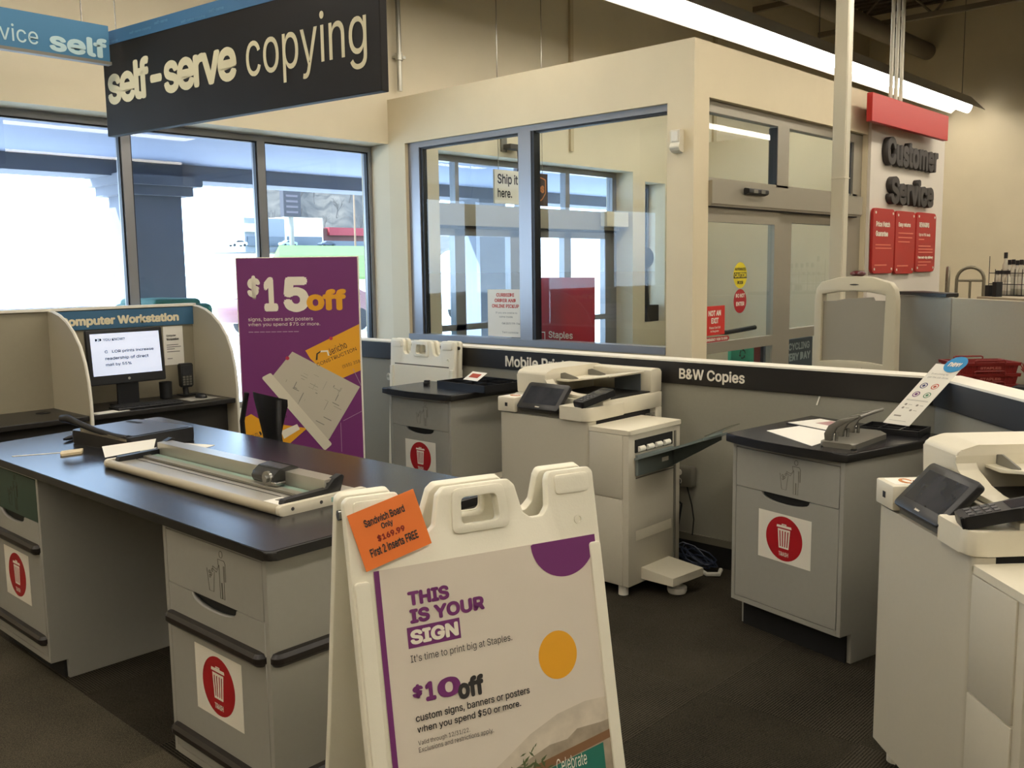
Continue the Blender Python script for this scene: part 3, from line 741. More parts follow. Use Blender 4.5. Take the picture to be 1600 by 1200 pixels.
    c_.xf(Fk); c_.build('keypad', M('keypad_grey', '4a4a4c', .4), cr_)
    # document feeder: solid left hump, rear rail, low front lip, slanted tray
    z0 = 0.964
    b = MB(); b.prism(fillet([(0.135, z0), (0.66, z0), (0.66, 1.115), (0.60, 1.135), (0.20, 1.135), (0.135, 1.11)], [0, 0, .02, .03, .05, .03], 5), -0.215, -0.004, 'xz', 0.008, 2)
    b.build('feeder_head', CREAM, t, True)
    b = MB(); b.prism(fillet([(0.56, z0), (0.66, z0), (0.66, 1.11), (0.63, 1.125), (0.56, 1.12)], [0, 0, .02, .02, .012]), -w+.004, -0.215, 'xz', 0.004); b.build('feeder_rear', CREAM, t, True)
    b = MB(); b.prism([(-0.20, z0), (-w+.01, z0), (-w+.01, z0+.012), (-w*.62, z0+.022), (-0.30, z0+.034), (-0.225, z0+.075), (-0.20, z0+.14)], 0.135, 0.20, 'yz', 0.005); b.build('feeder_lip', CREAM, t, True)
    b = MB(); b.box(0.20, 0.56, -w+.012, -0.215, z0, z0+.006); b.build('output_floor', M('tray_dark', '1d1b18', .5), t)
    b = MB(); b.prism([(-0.216, z0+.085), (-0.216, z0+.097), (-0.30, z0+.098), (-w+.04, z0+.15), (-w+.04, z0+.14), (-0.30, z0+.085)], 0.225, 0.545, 'yz', 0.002); b.build('feed_tray', CREAM, t, True)
    for x in (0.255, 0.50):
        b = MB(); b.prism(fillet([(-0.222, z0+.098), (-0.222, z0+.135), (-0.25, z0+.142), (-0.345, z0+.113), (-0.345, z0+.1)], .008), x, x+.006, 'yz'); b.build('paper_guide', GREY, t)
    b = MB(); b.prism([(-w+.06, z0+.01), (-w*.62, z0+.01), (-w*.62, z0+.085), (-w+.06, z0+.128)], 0.535, 0.542, 'yz'); b.build('tray_shield', TRAY, t)
    for ch in t.children:
        if ch.name.split('.')[0] in ('feeder_head', 'feeder_rear', 'feeder_lip', 'feed_tray', 'paper_guide', 'tray_shield'):
            for v in ch.data.vertices: v.co.z = z0+(v.co.z-z0)*.80
    # finisher
    fy0, fy1 = -w-.002, -w-.248
    b = MB(); b.box(0.0, 0.46, fy1, fy0, 0.055, 0.828, 0.004); b.build('finisher_body', CREAM2, t, True)
    b = MB(); b.prism(fillet([(-0.004, fy0), (-0.004, fy1-.006), (0.46, fy1-.006), (0.46, fy0)], [.004, .014, .004, .004]), 0.829, 0.852, 'xy', 0.004); b.build('finisher_top', CREAM, t, True)
    b = MB(); b.box(-0.006, 0.001, fy1+.035, fy0-.003, 0.505, 0.826, 0.002); b.build('finisher_door', CREAM2, t, True)
    b = MB(); b.box(-0.006, 0.001, fy1+.035, fy0-.003, 0.06, 0.498, 0.002); b.build('finisher_door', CREAM2, t, True)
    b = MB(); b.box(0.05, 0.38, fy1-.006, fy1+.01, 0.735, 0.80); b.build('exit_slot', LAMD, t)
    b = MB()
    for k in range(4): b.cyl((0.07+.075*k, fy1-.008, 0.752), (0.12+.075*k, fy1-.008, 0.752), 0.014, seg=12)
    b.build('exit_roller', WHT, t, True)
    b = MB(); b.prism([(0.05, 0.62), (0.37, 0.62), (0.37, 0.725), (0.05, 0.725)], fy1-.02, fy1-.004, 'xz', 0.002); br = b.build('tray_bracket', M('tray_grey', '6e7875', .45), t)
    F = frame((0, fy1-.02, 0), (1, 0, 0), (0, 0, 1)); flat(F, [[(.26, .66), (.32, .66), (.32, .682), (.26, .682)]], .0012).build('sticker', PAPER, br)
    b = MB(); b.hexa([(0.03, fy1-.012, 0.70), (0.10, fy1-.36, 0.83), (0.32, fy1-.36, 0.83), (0.37, fy1-.012, 0.70)], [(0.03, fy1-.012, 0.712), (0.10, fy1-.36, 0.842), (0.32, fy1-.36, 0.842), (0.37, fy1-.012, 0.712)])
    b.hexa([(0.365, fy1-.012, 0.62), (0.315, fy1-.33, 0.80), (0.32, fy1-.33, 0.842), (0.37, fy1-.012, 0.712)], [(0.372, fy1-.012, 0.62), (0.322, fy1-.33, 0.80), (0.327, fy1-.33, 0.842), (0.377, fy1-.012, 0.712)])
    b.build('output_tray', M('tray_grey', '6e7875', .45), t)
    b = MB(); b.hexa([(0.14, fy1-.34, 0.842), (0.17, fy1-.46, 0.90), (0.26, fy1-.46, 0.90), (0.29, fy1-.34, 0.842)], [(0.14, fy1-.34, 0.846), (0.17, fy1-.46, 0.904), (0.26, fy1-.46, 0.904), (0.29, fy1-.34, 0.846)]); b.build('tray_extension', glass('clear_plastic', (.75, .76, .72), 1.5) if 'clear_plastic' not in MATS else MATS['clear_plastic'], t)
    b = MB(); b.box(0.40, 0.415, fy1-.006, fy1, 0.10, 0.80); b.box(0.06, 0.40, fy1-.004, fy1, 0.602, 0.607); b.build('side_seam', GREY, t)
    b = MB(); b.hexa([(0.06, fy1-.0045, 0.285), (0.38, fy1-.0045, 0.285), (0.38, fy1-.001, 0.285), (0.06, fy1-.001, 0.285)], [(0.06, fy1-.004, 0.30), (0.38, fy1-.004, 0.30), (0.38, fy1-.001, 0.335), (0.06, fy1-.001, 0.335)]); b.build('side_ledge', CREAM, t)
    b = MB(); b.hexa([(0.11, fy1+.002, 0.075), (0.11, fy1-.19, 0.075), (0.36, fy1-.21, 0.075), (0.36, fy1+.002, 0.075)], [(0.11, fy1+.002, 0.135), (0.11, fy1-.19, 0.115), (0.36, fy1-.21, 0.115), (0.36, fy1+.002, 0.135)]); b.build('foot_plate', CREAM, t)
    b = MB(); b.lathe([(.045, 0), (.05, .012), (.05, .03), (.02, .034), (.02, .076)], (0.24, fy1-.13, 0), 18); b.build('levelling_foot', WHT, t)
    b = MB(); b.cyl((0.04, fy1+.06, 0), (0.04, fy1+.06, 0.056), .026, seg=14); b.build('caster', WHT, t)
    return t
copier('white copier with side finisher between the two trash cabinets, below the Mobile Print rail', (3.71, 3.535, 0), 0, 0.62)
copier('white copier cut by the right edge of the picture, beside the angled partition', (3.018, 1.162, 0), math.radians(-45), 0.585)

# ------------------------------------------------------------------ sandwich boards
def board_panel(t, name, sgn, lean, ztop=1.145, w=0.66):
    """outline drawn as (x, s): s runs down the slope"""
    Ls = 1.155
    o = [(-.008, -Ls), (0.0, -.6), (.0, -.012), (.012, 0), (.128, 0), (.136, -.02), (.142, -.085), (.158, -.105), (.192, -.105), (.212, -.09), (.228, -.02), (.245, -.004), (.415, -.004), (.432, -.02), (.448, -.09), (.468, -.105), (.502, -.105), (.518, -.085), (.524, -.02), (.532, 0), (.648, 0), (.66, -.012), (.66, -.6), (.668, -Ls), (.575, -Ls), (.56, -1.09), (.10, -1.09), (.085, -Ls)]
    hole = fillet([(.283, -.034), (.377, -.034), (.381, -.098), (.279, -.098)], .014, 4)
    rad = [0 if k in (0, 1, 22, 23, 24, 27) else .016 for k in range(len(o))]
    o2 = fillet(o, rad, 3)
    F = frame((-w/2, sgn*0.024, ztop), (1, 0, 0), Vector((0, -sgn*lean, 1.0))) if sgn < 0 else frame((w/2, sgn*0.024, ztop), (-1, 0, 0), Vector((0, -sgn*lean, 1.0)))
    me = poly_curve([o2, hole], 0.030, 0.006); b = MB(); b.mesh(me, F)
    # raised rails beside the insert, handle rim, shoulder blocks
    addflat(b, F, [rr(0.006, -1.08, .040, -.19, .008)], 0.024, .012, .003); addflat(b, F, [rr(.622, -1.08, .654, -.19, .008)], 0.024, .012, .003)
    addflat(b, F, [fillet([(.262, -.012), (.398, -.012), (.408, -.118), (.252, -.118)], .02, 4), hole], 0.021, .008, .002)
    addflat(b, F, [rr(.02, -.06, .118, -.012, .01)], 0.020, .008, .002); addflat(b, F, [rr(.542, -.06, .640, -.012, .01)], 0.020, .008, .002)
    addflat(b, F, [disc(.60, -.128, .012, .012, 16), disc(.60, -.128, .008, .008, 16)], 0.018, .004)
    p = b.build(name, MOULD, t, True); return p, F
def sandwich(label, loc, rz, lean=0.2, back_lean=0.2):
    t = thing('sandwich_board', label, 'sandwich board', loc, rz, 'white plastic sandwich boards')
    p, F = board_panel(t, 'front_panel', -1, lean); q, G = board_panel(t, 'back_panel', 1, back_lean)
    b = MB()
    for x in (-.31, .31): b.cyl((x-.018, 0, 1.10), (x+.018, 0, 1.10), 0.011, seg=10)
    for x in (-.31, .31):
        k = MB(); k.cyl((x-.022, 0, 1.100), (x+.022, 0, 1.100), 0.012, seg=10); k.build('hinge_bolt', STEEL, t, True)
    b.bm.free()
    return t, p, F
ub = Vector((0.946, -0.324, 0)); org = Vector((1.237, 1.675, 0))+ub*0.333+Vector((0.324, 0.946, 0))*0.03
t, fp, F = sandwich('white sandwich board in the foreground with a purple and yellow poster and orange price card', org, math.atan2(ub.y, ub.x))
k = 0.66/0.667
IX0, IX1, IT, IB = .052, .642, -.171, -1.075
ins = flat(F, [[(IX0, IT), (IX1, IT), (IX1, IB), (IX0, IB)]], 0.0175, 0.0015).build('poster_insert', M('poster_white', 'd5cbbb', .5, noise=.02, nscale=6), t)
ins['label'] = 'printed poster with purple half disc and yellow dot'
def fl(name, loops, mat, lift, par=ins, dep=0.0): return flat(F, loops, lift, dep).build(name, mat, par)
fl('purple_border', [[(IX0, IT), (IX0+.013, IT), (IX0+.013, IB), (IX0, IB)]], PURP, .0184)
fl('purple_half_disc', [[(.462, IT-.0005), (IX1-.0005, IT-.0005), (IX1-.0005, IT-.045)]+[q for q in disc(.548, -.174, .092, .088, 40, -28, -180)]], PURP, .0184)
fl('yellow_dot', [disc(.499, -.446, .054, .058, 40)], YEL, .0184)
texts(F, [('THIS', .126, -.262, .229, -.229, .035), ('IS YOUR', .127, -.302, .316, -.269, .035)], 'purple_heading', PURP, ins, .0186)
texts(F, [('$', .115, -.470, .142, -.437, .04), ('1', .146, -.480, .172, -.437, .06), ('0', .176, -.482, .234, -.437, .06)], 'purple_lettering', PURP, ins, .0186)
fl('purple_block', [[(.117, -.356), (.248, -.356), (.248, -.309), (.117, -.309)]], PURP, .0184)
texts(F, [('SIGN', .123, -.349, .243, -.316, .04)], 'white_lettering', WHTP, ins, .0188)
texts(F, [("It's time to print big at Staples.", .119, -.392, .379, -.371, .0), ('custom signs, banners or posters', .117, -.524, .411, -.503, .01), ('when you spend $50 or more.', .118, -.548, .384, -.527, .01)], 'dark_lettering', DARKP, ins, .0188)
texts(F, [('off', .226, -.495, .293, -.447, .05)], 'dark_price_word', DARKP, ins, .0190)
texts(F, [('Valid through 12/31/22.', .117, -.574, .246, -.561, -.005), ('Exclusions and restrictions apply.', .117, -.590, .306, -.576, -.005)], 'small_print', DARKP, ins, .0188)
# picture at the foot of the poster
wood = [(.10, IB), (.10, -.80), (.22, -.715), (.33, -.655), (.40, -.615), (.48, -.585), (.56, -.572), (IX1, -.575), (IX1, IB)]
fl('whitewashed_wood', [wood], M('print_wood', 'c6bba8', .6, noise=.15, nscale=18), .0183)
fl('bare_wood', [[(.12, IB), (.12, -.86), (.30, -.70), (.45, -.652), (.50, -.650), (.53, -.632), (.60, -.632), (IX1, -.628), (IX1, IB)]], M('print_bare_wood', '9c8f7b', .6, noise=.2, nscale=25), .0185)
fl('board_edge', [[(.40, -.690), (.638, -.652), (.640, -.672), (.40, -.712)]], M('print_brown', '7d5a3b', .6), .0187)
fl('teal_board', [[(.42, -.71), (.600, -.682), (.600, IB), (.42, IB)]], M('print_teal_board', '1d6a5a', .6), .0187)
texts(F, [('Celebrate', .462, -.722, .548, -.690, 0)], 'script_lettering', WHTP, ins, .0190)
b = MB(); rnd = random.Random(9)
for i in range(120):
    x = rnd.gauss(.37, .05); y = rnd.gauss(-.705, .035)
    if not (.14 < x < .45 and y < -.64 - max(0, (.40-x)*.30) and y > -.90): continue
    a_ = rnd.uniform(0, 6.28); L = rnd.uniform(.006, .014); d = (math.cos(a_)*L, math.sin(a_)*L); e = (-d[1]*.25, d[0]*.25)
    b._add([F @ Vector((x-d[0], y-d[1], .0190)), F @ Vector((x+e[0], y+e[1], .0191)), F @ Vector((x+d[0], y+d[1], .0190)), F @ Vector((x-e[0], y-e[1], .0191))], [(0, 1, 2, 3)])
b.build('greenery_print', M('print_leaf', '4c5a34', .6), ins)['kind'] = 'stuff'
# orange price card taped on the left shoulder
A_ = Vector((.001, -.039)); e1 = Vector((.160, .040)).normalized()
Ft = F @ Matrix.Translation((A_.x, A_.y, .026)) @ Matrix.Rotation(math.atan2(e1.y, e1.x), 4, 'Z')
b = MB(); me = poly_curve([[(0, 0), (.167, 0), (.167, -.133), (0, -.133)]], .0015); b.mesh(me, Ft); card = b.build('price_card', M('card_orange', 'e8792f', .5), t); card['label'] = 'orange price card'
texts(Ft, [('Sandwich Board', .030, -.041, .131, -.023, .02), ('Only', .066, -.061, .095, -.044, .02), ('First 2 inserts FREE', .022, -.109, .142, -.089, .02)], 'dark_lettering', DARKP, card, .0015)
b = MB(); addtext(b, Ft, '$169.99', (.048, -.083, .117, -.066), .03, .0015); b.build('red_lettering', M('print_red_brown', '8c2414', .6), card)
# bare board at the back: stands before the half wall, faces the same way as the wall
t, fp, F = sandwich('bare white sandwich board standing against the black rail behind the far trash cabinet', (4.355, 4.855, 0.025), math.radians(-90), 0.05, -0.05)
flat(F, [[(.05, -.172), (.61, -.172), (.61, -.180), (.05, -.180)]], .0158).build('slot', M('slot_shadow', '5c5547', .8), fp)  # flat strip, the slot's shadow painted on as a dark colour
flat(F, [[(.05, -.185), (.61, -.185), (.61, -1.07), (.05, -1.07)]], .0172, .002).build('blank_panel', MOULD, t)
# ------------------------------------------------------------------ computer carrel by the storefront
CARL = M('carrel_laminate', '8d8570', 0.55, noise=.02, nscale=30)
CTOP = M('carrel_dark_top', '1f1c19', 0.35)
t = thing('computer_carrel', 'grey computer carrel with curved dividers and a blue Computer Workstation header', 'desk', (0, 0, 0))
b = MB(); b.box(0.95, 3.52, 6.48, 6.50, 0.0, 1.41); b.build('back_panel', CARL, t)
b = MB(); b.box(0.95, 3.525, 6.46, 6.52, 1.41, 1.43, .003); b.build('top_cap', WHT, t)
side = [(6.48, 0), (6.48, 1.409), (6.40, 1.405), (6.30, 1.385), (6.20, 1.345), (6.10, 1.28), (6.02, 1.20), (5.965, 1.10), (5.93, 0.98), (5.915, 0.85), (5.91, 0.0)]
for x in (2.47, 3.50, 0.95):
    b = MB(); b.prism(side, x, x+.02, 'yz'); dv = b.build('divider', M('divider_laminate', 'b5ad97', .5), t)
    k = MB(); k.tube([(x+.01, y, z) for y, z in side[1:]], 0.0105, 6); k.build('edge_band', WHT, dv)
for x0, x1 in ((0.97, 2.47), (2.49, 3.50)):
    b = MB(); b.box(x0, x1, 5.93, 6.48, 0.732, 0.765, .004); b.build('worktop', CTOP, t)
    b = MB(); b.box(x0, x1, 6.05, 6.07, 0.45, 0.731); b.build('apron', M('carrel_apron', '2c2822', .6), t)
b = MB(); b.cyl((2.33, 6.30, .765), (2.33, 6.30, .769), .045, seg=18); b.build('grommet', BLKM, t)
b = MB(); b.box(2.49, 3.50, 6.466, 6.479, 1.277, 1.406); hd = b.build('header_strip', M('header_blue', '35607f', .5), t)
F = frame((0, 6.466, 0), *FY)
texts(F, [('Computer Workstation', 2.535, 1.292, 3.385, 1.366, .035)], 'lettering', CREAMP, hd, .0012, .001)
b = MB(); b.box(3.264, 3.415, 6.476, 6.479, .985, 1.268); pn = b.build('notice', PAPER, t); pn['label'] = 'white printed notice'
F = frame((0, 6.476, 0), *FY)
bb = MB(); addtext(bb, F, 'Computer', (3.285, 1.19, 3.36, 1.208), .02); addtext(bb, F, 'Workstation', (3.285, 1.165, 3.38, 1.183), .02)
for z, L in ((1.13, .09), (1.115, .11), (1.10, .06), (1.08, .1), (1.03, .04)): bb.box(3.285, 3.285+L, 6.475, 6.476, z, z+.004)
bb.build('lettering', DARKP, pn)

t = thing('computer_monitor', 'black desktop monitor showing a pale blue slide in the carrel', 'monitor', (2.868, 6.22, 0.766), 0)
tl = math.radians(-5)
Mm = Matrix.Translation((0, 0, 0.15)) @ Matrix.Rotation(tl, 4, 'X')
b = MB(); me = poly_curve([rr(-.262, 0, .262, .368, .01)], .035, .004); b.mesh(me, Mm @ frame((0, 0, 0), *FY)); b.build('bezel', BLK, t, True)
SC = glow('slide_blue', (0.42, 0.55, 0.86, 1), 0.6)
Fm = Mm @ frame((0, -0.0176, 0), *FY)
sc = flat(Fm, [[(-.238, .062), (.238, .062), (.238, .342), (-.238, .342)]], .0008).build('screen', SC, t)
texts(Fm, [('DID YOU KNOW?', -.205, .292, -.005, .310, .008), ('C   LOR prints increase', -.150, .206, .190, .230, .012), ('readership of direct', -.150, .160, .150, .186, .012), ('mail by 55%', -.150, .120, .025, .144, .012)], 'slide_text', M('slide_ink', '0c1018', .8, spec=0.0), sc, .0014)
b = MB(); me = poly_curve([disc(0, .032, .009, .009, 20)]); b.mesh(me, Fm @ Matrix.Translation((0, 0, .001))); b.build('logo_disc', SILV, t)
b = MB(); b.box(-.075, .075, .01, .03, .0, .19, .004); b.build('stand_neck', BLK, t)
b = MB(); b.prism(rr(-.11, -.10, .11, .09, .03), 0.0, .012, 'xy', .003); b.build('stand_base', BLK, t)
t = thing('keyboard', 'black keyboard lying in front of the carrel monitor', 'keyboard', (2.90, 6.045, .766))
b = MB(); b.box(-.225, .225, -.075, .075, 0, .016, .004); b.build('key_bed', BLK, t)
b = MB()
for r in range(5):
    for c in range(17): b.box(-.215+.0255*c, -.193+.0255*c, -.066+.0275*r, -.044+.0275*r, .015, .021)
o = b.build('keys', BLKM, t); o['kind'] = 'stuff'
b = MB(); b.box(-.11, .11, -.09, .09, 0, .003); o = b.build('mouse_pad', M('pad_grey', '9a978f', .7), loc=(3.32, 6.12, .766)); tag(o, 'pale grey mouse pad right of the keyboard in the carrel', 'mouse pad')
b = MB(); b.lathe([(.001, .034), (.015, .032), (.025, .024), (.031, .010), (.03, 0)], (0, 0, 0), 18); b.xf(Matrix.Diagonal((1, 1.6, 1, 1))); o = b.build('computer_mouse', BLK, smooth=True, loc=(3.34, 6.12, .770), rz=.3); tag(o, 'black computer mouse resting on the pale mouse pad', 'mouse')
b = MB(); b.lathe([(.036, 0), (.042, .002), (.044, .118), (.040, .118), (.038, .008), (.001, .008)], (0, 0, 0), 24); o = b.build('pen_cup', BLKM, smooth=True, loc=(3.185, 6.33, .766)); tag(o, 'empty black pen cup beside the monitor in the carrel', 'cup')
t = thing('payment_terminal', 'black payment terminal on a short stand at the right of the carrel', 'terminal', (3.36, 6.37, .7665))
b = MB(); b.box(-.05, .05, -.05, .05, 0, .008, .003); b.cyl((0, 0, .005), (0, .01, .07), .02, seg=12); b.build('stand', BLK, t)
b = MB(); b.prism(fillet([(-.045, .06), (.045, .06), (.05, .235), (-.05, .235)], .014), -.028, .012, 'xz', .005); b.build('housing', BLK, t, True)
b = MB(); b.box(-.036, .036, -.031, -.027, .15, .215); b.build('screen', SCRN, t)
b = MB()
for r in range(4):
    for c in range(3): b.box(-.034+.025*c, -.016+.025*c, -.0315, -.027, .075+.018*r, .088+.018*r)
b.build('keypad', GREY, t)
b = MB(); b.box(-.11, .11, -.05, .05, 0, .001); o = b.build('paper_sheet', PAPER, loc=(2.63, 5.995, .766), rz=.1); tag(o, 'loose white sheet at the left front of the carrel desk', 'paper')

# ------------------------------------------------------------------ purple poster on its stand, and the chair
p0 = Vector((2.834, 4.736, 0)); p1 = Vector((3.305, 4.229, 0)); rz = math.atan2(p1.y-p0.y, p1.x-p0.x)
t = thing('poster_stand', 'tall purple poster stand with 15 dollars off lettering and a rolled plan', 'poster', p0, rz)
b = MB(); b.box(0, .69, 0, .025, .03, 1.733, .003); b.build('board', WHT, t)
for x in (.04, .59):
    b = MB(); b.box(x, x+.06, -.12, .16, 0, .03, .004); b.build('foot', GREY, t)
F = frame((0, 0, 0), *FY)
ft = flat(F, [[(.006, .04), (.684, .04), (.684, 1.728), (.006, 1.728)]], .001).build('purple_print', PURP, t)
def pf(name, loops, mat, lift=.0018): return flat(F, loops, lift).build(name, mat, ft)
texts(F, [('$', .061, 1.497, .136, 1.632, .05), ('1', .153, 1.430, .232, 1.622, .06), ('5', .262, 1.424, .408, 1.622, .06), ('signs, banners and posters', .059, 1.371, .424, 1.397, .0), ('when you spend $75 or more.', .058, 1.343, .464, 1.369, .0)], 'white_lettering', WHTP, ft, .0020)
texts(F, [('off', .392, 1.43, .617, 1.551, .05)], 'yellow_lettering', YEL, ft, .0026)
b = MB()
for k in range(9): b.box(.058+.032*k, .058+.032*k+.027, -.0022, -.0018, 1.312, 1.317)
b.build('fine_print', M('print_mauve', 'a58a9e', .6), ft)
pf('yellow_banner', [[(.374, 1.206), (.684, 1.352), (.684, 1.089), (.548, 1.033), (.46, 1.10), (.40, 1.16)]], YEL)
pf('yellow_banner', [[(.006, .825), (.05, .846), (.12, .80), (.367, .760), (.256, .666), (.006, .722)]], YEL)
pf('white_label', [[(.215, .745), (.31, .785), (.325, .755), (.232, .70)]], WHTP, .0024)
R25 = math.radians(25)
texts(F, [('Jericho', .512, 1.175, .625, 1.215, 0, math.radians(24)), ('CONSTRUCTION', .440, 1.113, .684, 1.133, 0, math.radians(22)), ('(555) 358', .585, 1.10, .690, 1.121, 0, math.radians(18)), ('OMES', .19, .80, .26, .825, 0, math.radians(22)), ('BUILD', .05, .70, .115, .725, 0, math.radians(22))], 'dark_lettering', DARKP, ft, .0026)
pf('logo_roof', [[(.431, 1.150), (.436, 1.188), (.462, 1.205), (.459, 1.195), (.444, 1.184), (.441, 1.152)]], DARKP, .0026)
pf('logo_roof', [[(.462, 1.205), (.503, 1.206), (.510, 1.175), (.501, 1.175), (.496, 1.197), (.459, 1.195)]], WHTP, .0026)
pf('paper_plan', [[(.300, 1.201), (.677, .995), (.493, .699), (.46, .67), (.14, 1.04), (.188, 1.07)]], M('print_plan', 'b9b2a0', .6), .0026)
pl = flat(F, [fillet([(.118, 1.055), (.172, 1.082), (.507, .666), (.463, .628)], .012)], .0034).build('rolled_edge', M('print_plan_roll', 'cfc8b4', .6), ft)
b = MB(); rnd = random.Random(4); dx = Vector((.377, -.206)).normalized(); dy = Vector((-dx.y, dx.x))*-1
for i in range(46):
    q = Vector((.30, 1.17))+dx*rnd.uniform(.02, .34)+dy*rnd.uniform(.02, .33); L = rnd.uniform(.01, .06); h = rnd.choice((.0012, .002, .004))
    e, g_ = (dx, dy) if rnd.random() < .65 else (dy, dx)
    pts = [q, q+e*L, q+e*L+g_*h, q+g_*h]
    if all(p_.x+p_.y*.0 < .63 and (p_.x-.507)*.416+(p_.y-.666)*.335 > -.0 for p_ in pts): addflat(b, F, [[tuple(p_) for p_ in pts]], .0032)
b.build('plan_drawing', M('print_pencil', '77756f', .7), ft)
pf('red_pin', [disc(.522, 1.273, .010, .010, 14)], M('print_pin', 'b0304a', .6), .003); pf('red_pin', [disc(.271, 1.164, .011, .011, 14)], M('print_pin', 'b0304a', .6), .0036)
b = MB()
for (x0, y0), (x1, y1) in (((.575, .80), (.684, .855)), ((.56, .79), (.56, .62)), ((.64, 1.10), (.684, 1.0))):
    d = (Vector((x1, y1))-Vector((x0, y0))).normalized()*.0015; addflat(b, F, [[(x0-d.y, y0+d.x), (x1-d.y, y1+d.x), (x1+d.y, y1-d.x), (x0+d.y, y0-d.x)]], .002)
b.build('white_lines', M('print_mauve', 'a58a9e', .6), ft)

t = thing('chair', 'black plastic-backed chair between the big worktop and the purple poster', 'chair', (2.79, 4.06, 0), math.radians(-10))
b = MB(); n = 12; m_ = 8
rows = []
for i in range(n+1):
    v = i/n; z = .66+.39*v; w_ = .06+.145*min(1, v*1.15)**1.6
    row = []
    for j in range(m_+1):
        s_ = -1+2*j/m_; row.append(b.bm.verts.new((-.20-.05*v+.05*s_*s_*(.4+v), s_*w_, z-.02*s_*s_*(1 if v > .9 else 0))))
    rows.append(row)
for i in range(n):
    for j in range(m_): b.bm.faces.new((rows[i][j], rows[i][j+1], rows[i+1][j+1], rows[i+1][j]))
g_ = bmesh.ops.solidify(b.bm, geom=b.bm.faces[:], thickness=.012)
b.build('backrest', BLK, t, True)
for s_ in (-1, 1):
    b = MB(); b.tube([(-.18, .19*s_, .46), (-.21, .225*s_, .60), (-.235, .245*s_, .74), (-.245, .235*s_, .88), (-.225, .205*s_, 1.03)], .014, 8); b.build('back_upright', BLK, t, True)
b = MB(); b.prism(rr(-.2, -.21, .22, .21, .06), .60-.16, .635-.16, 'xy', .01); b.build('seat', BLK, t, True)
for x, y in ((-.2, -.2), (-.2, .2), (.2, -.2), (.2, .2)):
    b = MB(); b.tube([(x*.85, y*.85, .44), (x*1.05, y*1.05, .0)], .012, 8); b.build('leg', BLK, t, True)

# ------------------------------------------------------------------ on the big worktop
ZT = 0.8925
t = thing('rotary_trimmer', 'long silver rotary paper trimmer lying on the big black worktop', 'paper trimmer', (1.565, 3.655, ZT), math.radians(1.0))
L = 1.19
b = MB(); b.prism([(0.012, 0), (.345, 0), (.345, .022), (.012, .026)], -L+.02, -.02, 'xz'); b.build('base_board', M('trimmer_bed', 'a8a59b', .35, .35), t)
b = MB(); b.cyl((.014, -.02, .016), (.014, -L+.02, .016), .0165, seg=14); b.build('front_bumper', M('trimmer_rim', 'a89e86', .45), t, True)
b = MB(); b.prism(fillet([(.0, .0), (.35, .0), (.352, .034), (.0, .034)], .014), -L, -L+.022, 'xz', .003); ec = b.build('end_cap', CREAM, t, True)
for x in (.05, .16, .32):
    k = MB(); k.cyl((x, -L-.001, .018), (x, -L+.002, .018), .006, seg=12); k.build('screw', DARKP, ec)
k = MB(); k.box(.20, .29, -L-.001, -L, .010, .026); k.build('sticker', M('mint_label', '8fb3a6', .5), ec)
b = MB(); b.prism(fillet([(.0, .0), (.35, .0), (.352, .034), (.0, .034)], .014), -.022, 0.0, 'xz', .003); b.build('end_cap', CREAM, t, True)
b = MB(); b.box(.135, .165, -L+.05, -.05, .026, .034); b.build('clamp_strip', SILV, t)
b = MB(); b.box(.168, .198, -L+.05, -.05, .026, .031); b.build('ruler_strip', M('ruler_mint', '8ba79a', .3), t)
b = MB(); b.prism([(.205, .028), (.212, .028), (.212, .066), (.255, .070), (.262, .064), (.262, .078), (.205, .076)], -L+.04, -.04, 'xz'); b.build('guide_rail', M('rail_silver', 'b6b2a6', .3, .6), t)
b = MB(); b.box(.128, .131, -L+.05, -.05, .0265, .0275); b.box(.10, .103, -L+.05, -.05, .0262, .027); b.build('bed_groove', DARKP, t)
for y in (-L+.025, -.055):
    b = MB(); b.prism(fillet([(.03, .024), (.20, .026), (.255, .026), (.275, .085), (.262, .088), (.235, .078), (.205, .05), (.04, .044)], .006), y, y+.028, 'xz', .002); b.build('end_bracket', BLK, t, True)
b = MB(); b.prism(fillet([(.155, .034), (.262, .05), (.268, .08), (.235, .094), (.185, .088), (.155, .066)], .014), -.93, -.80, 'xz', .005); hd = b.build('cutting_head', M('head_dark', '4b4a48', .25, .6), t, True)
b = MB(); b.cyl((.148, -.90, .056), (.158, -.90, .056), .026, seg=20); b.cyl((.140, -.90, .056), (.150, -.90, .056), .013, seg=12); b.build('blade_wheel', STEEL, hd, True)
b = MB(); b.box(.146, .19, -.955, -.925, .036, .05, .004); b.build('head_foot', STEEL, hd)
b = MB(); b.box(.03, .10, -1.15, -1.06, .0262, .0275); lb = b.build('clear_label', PAPER, t)
b = MB(); b.box(.06, .085, -1.14, -1.08, .0275, .0285); b.build('dark_print', GREY, lb)
t = thing('paper_cutter', 'black guillotine paper cutter with a curved arm at the far end of the big worktop', 'paper cutter', (1.775, 3.885, ZT), math.radians(9))
b = MB(); b.prism(fillet([(0, 0), (.345, 0), (.345, .44), (0, .44)], [.01, .03, .05, .03]), 0, .062, 'xy', .006); b.build('base', BLK, t, True)
b = MB(); b.prism(fillet([(.03, .02), (.335, .02), (.335, .43), (.03, .43)], .03), .062, .0645, 'xy'); b.build('cutting_bed', M('cutter_bed', '2c2b31', .3), t)
flat(frame((0, 0, .0645), (1, 0, 0), (0, 1, 0)), [rr(.255, .30, .285, .41, .014)], .001).build('grip_slot', BLKM, t)
b = MB(); b.tube([(.012, .02, .058), (.010, .12, .060), (.004, .24, .074), (-.004, .36, .098), (-.012, .43, .116), (-.016, .47, .112)], [.013, .013, .013, .014, .019, .017], 10); ar = b.build('cutter_arm', BLK, t, True)
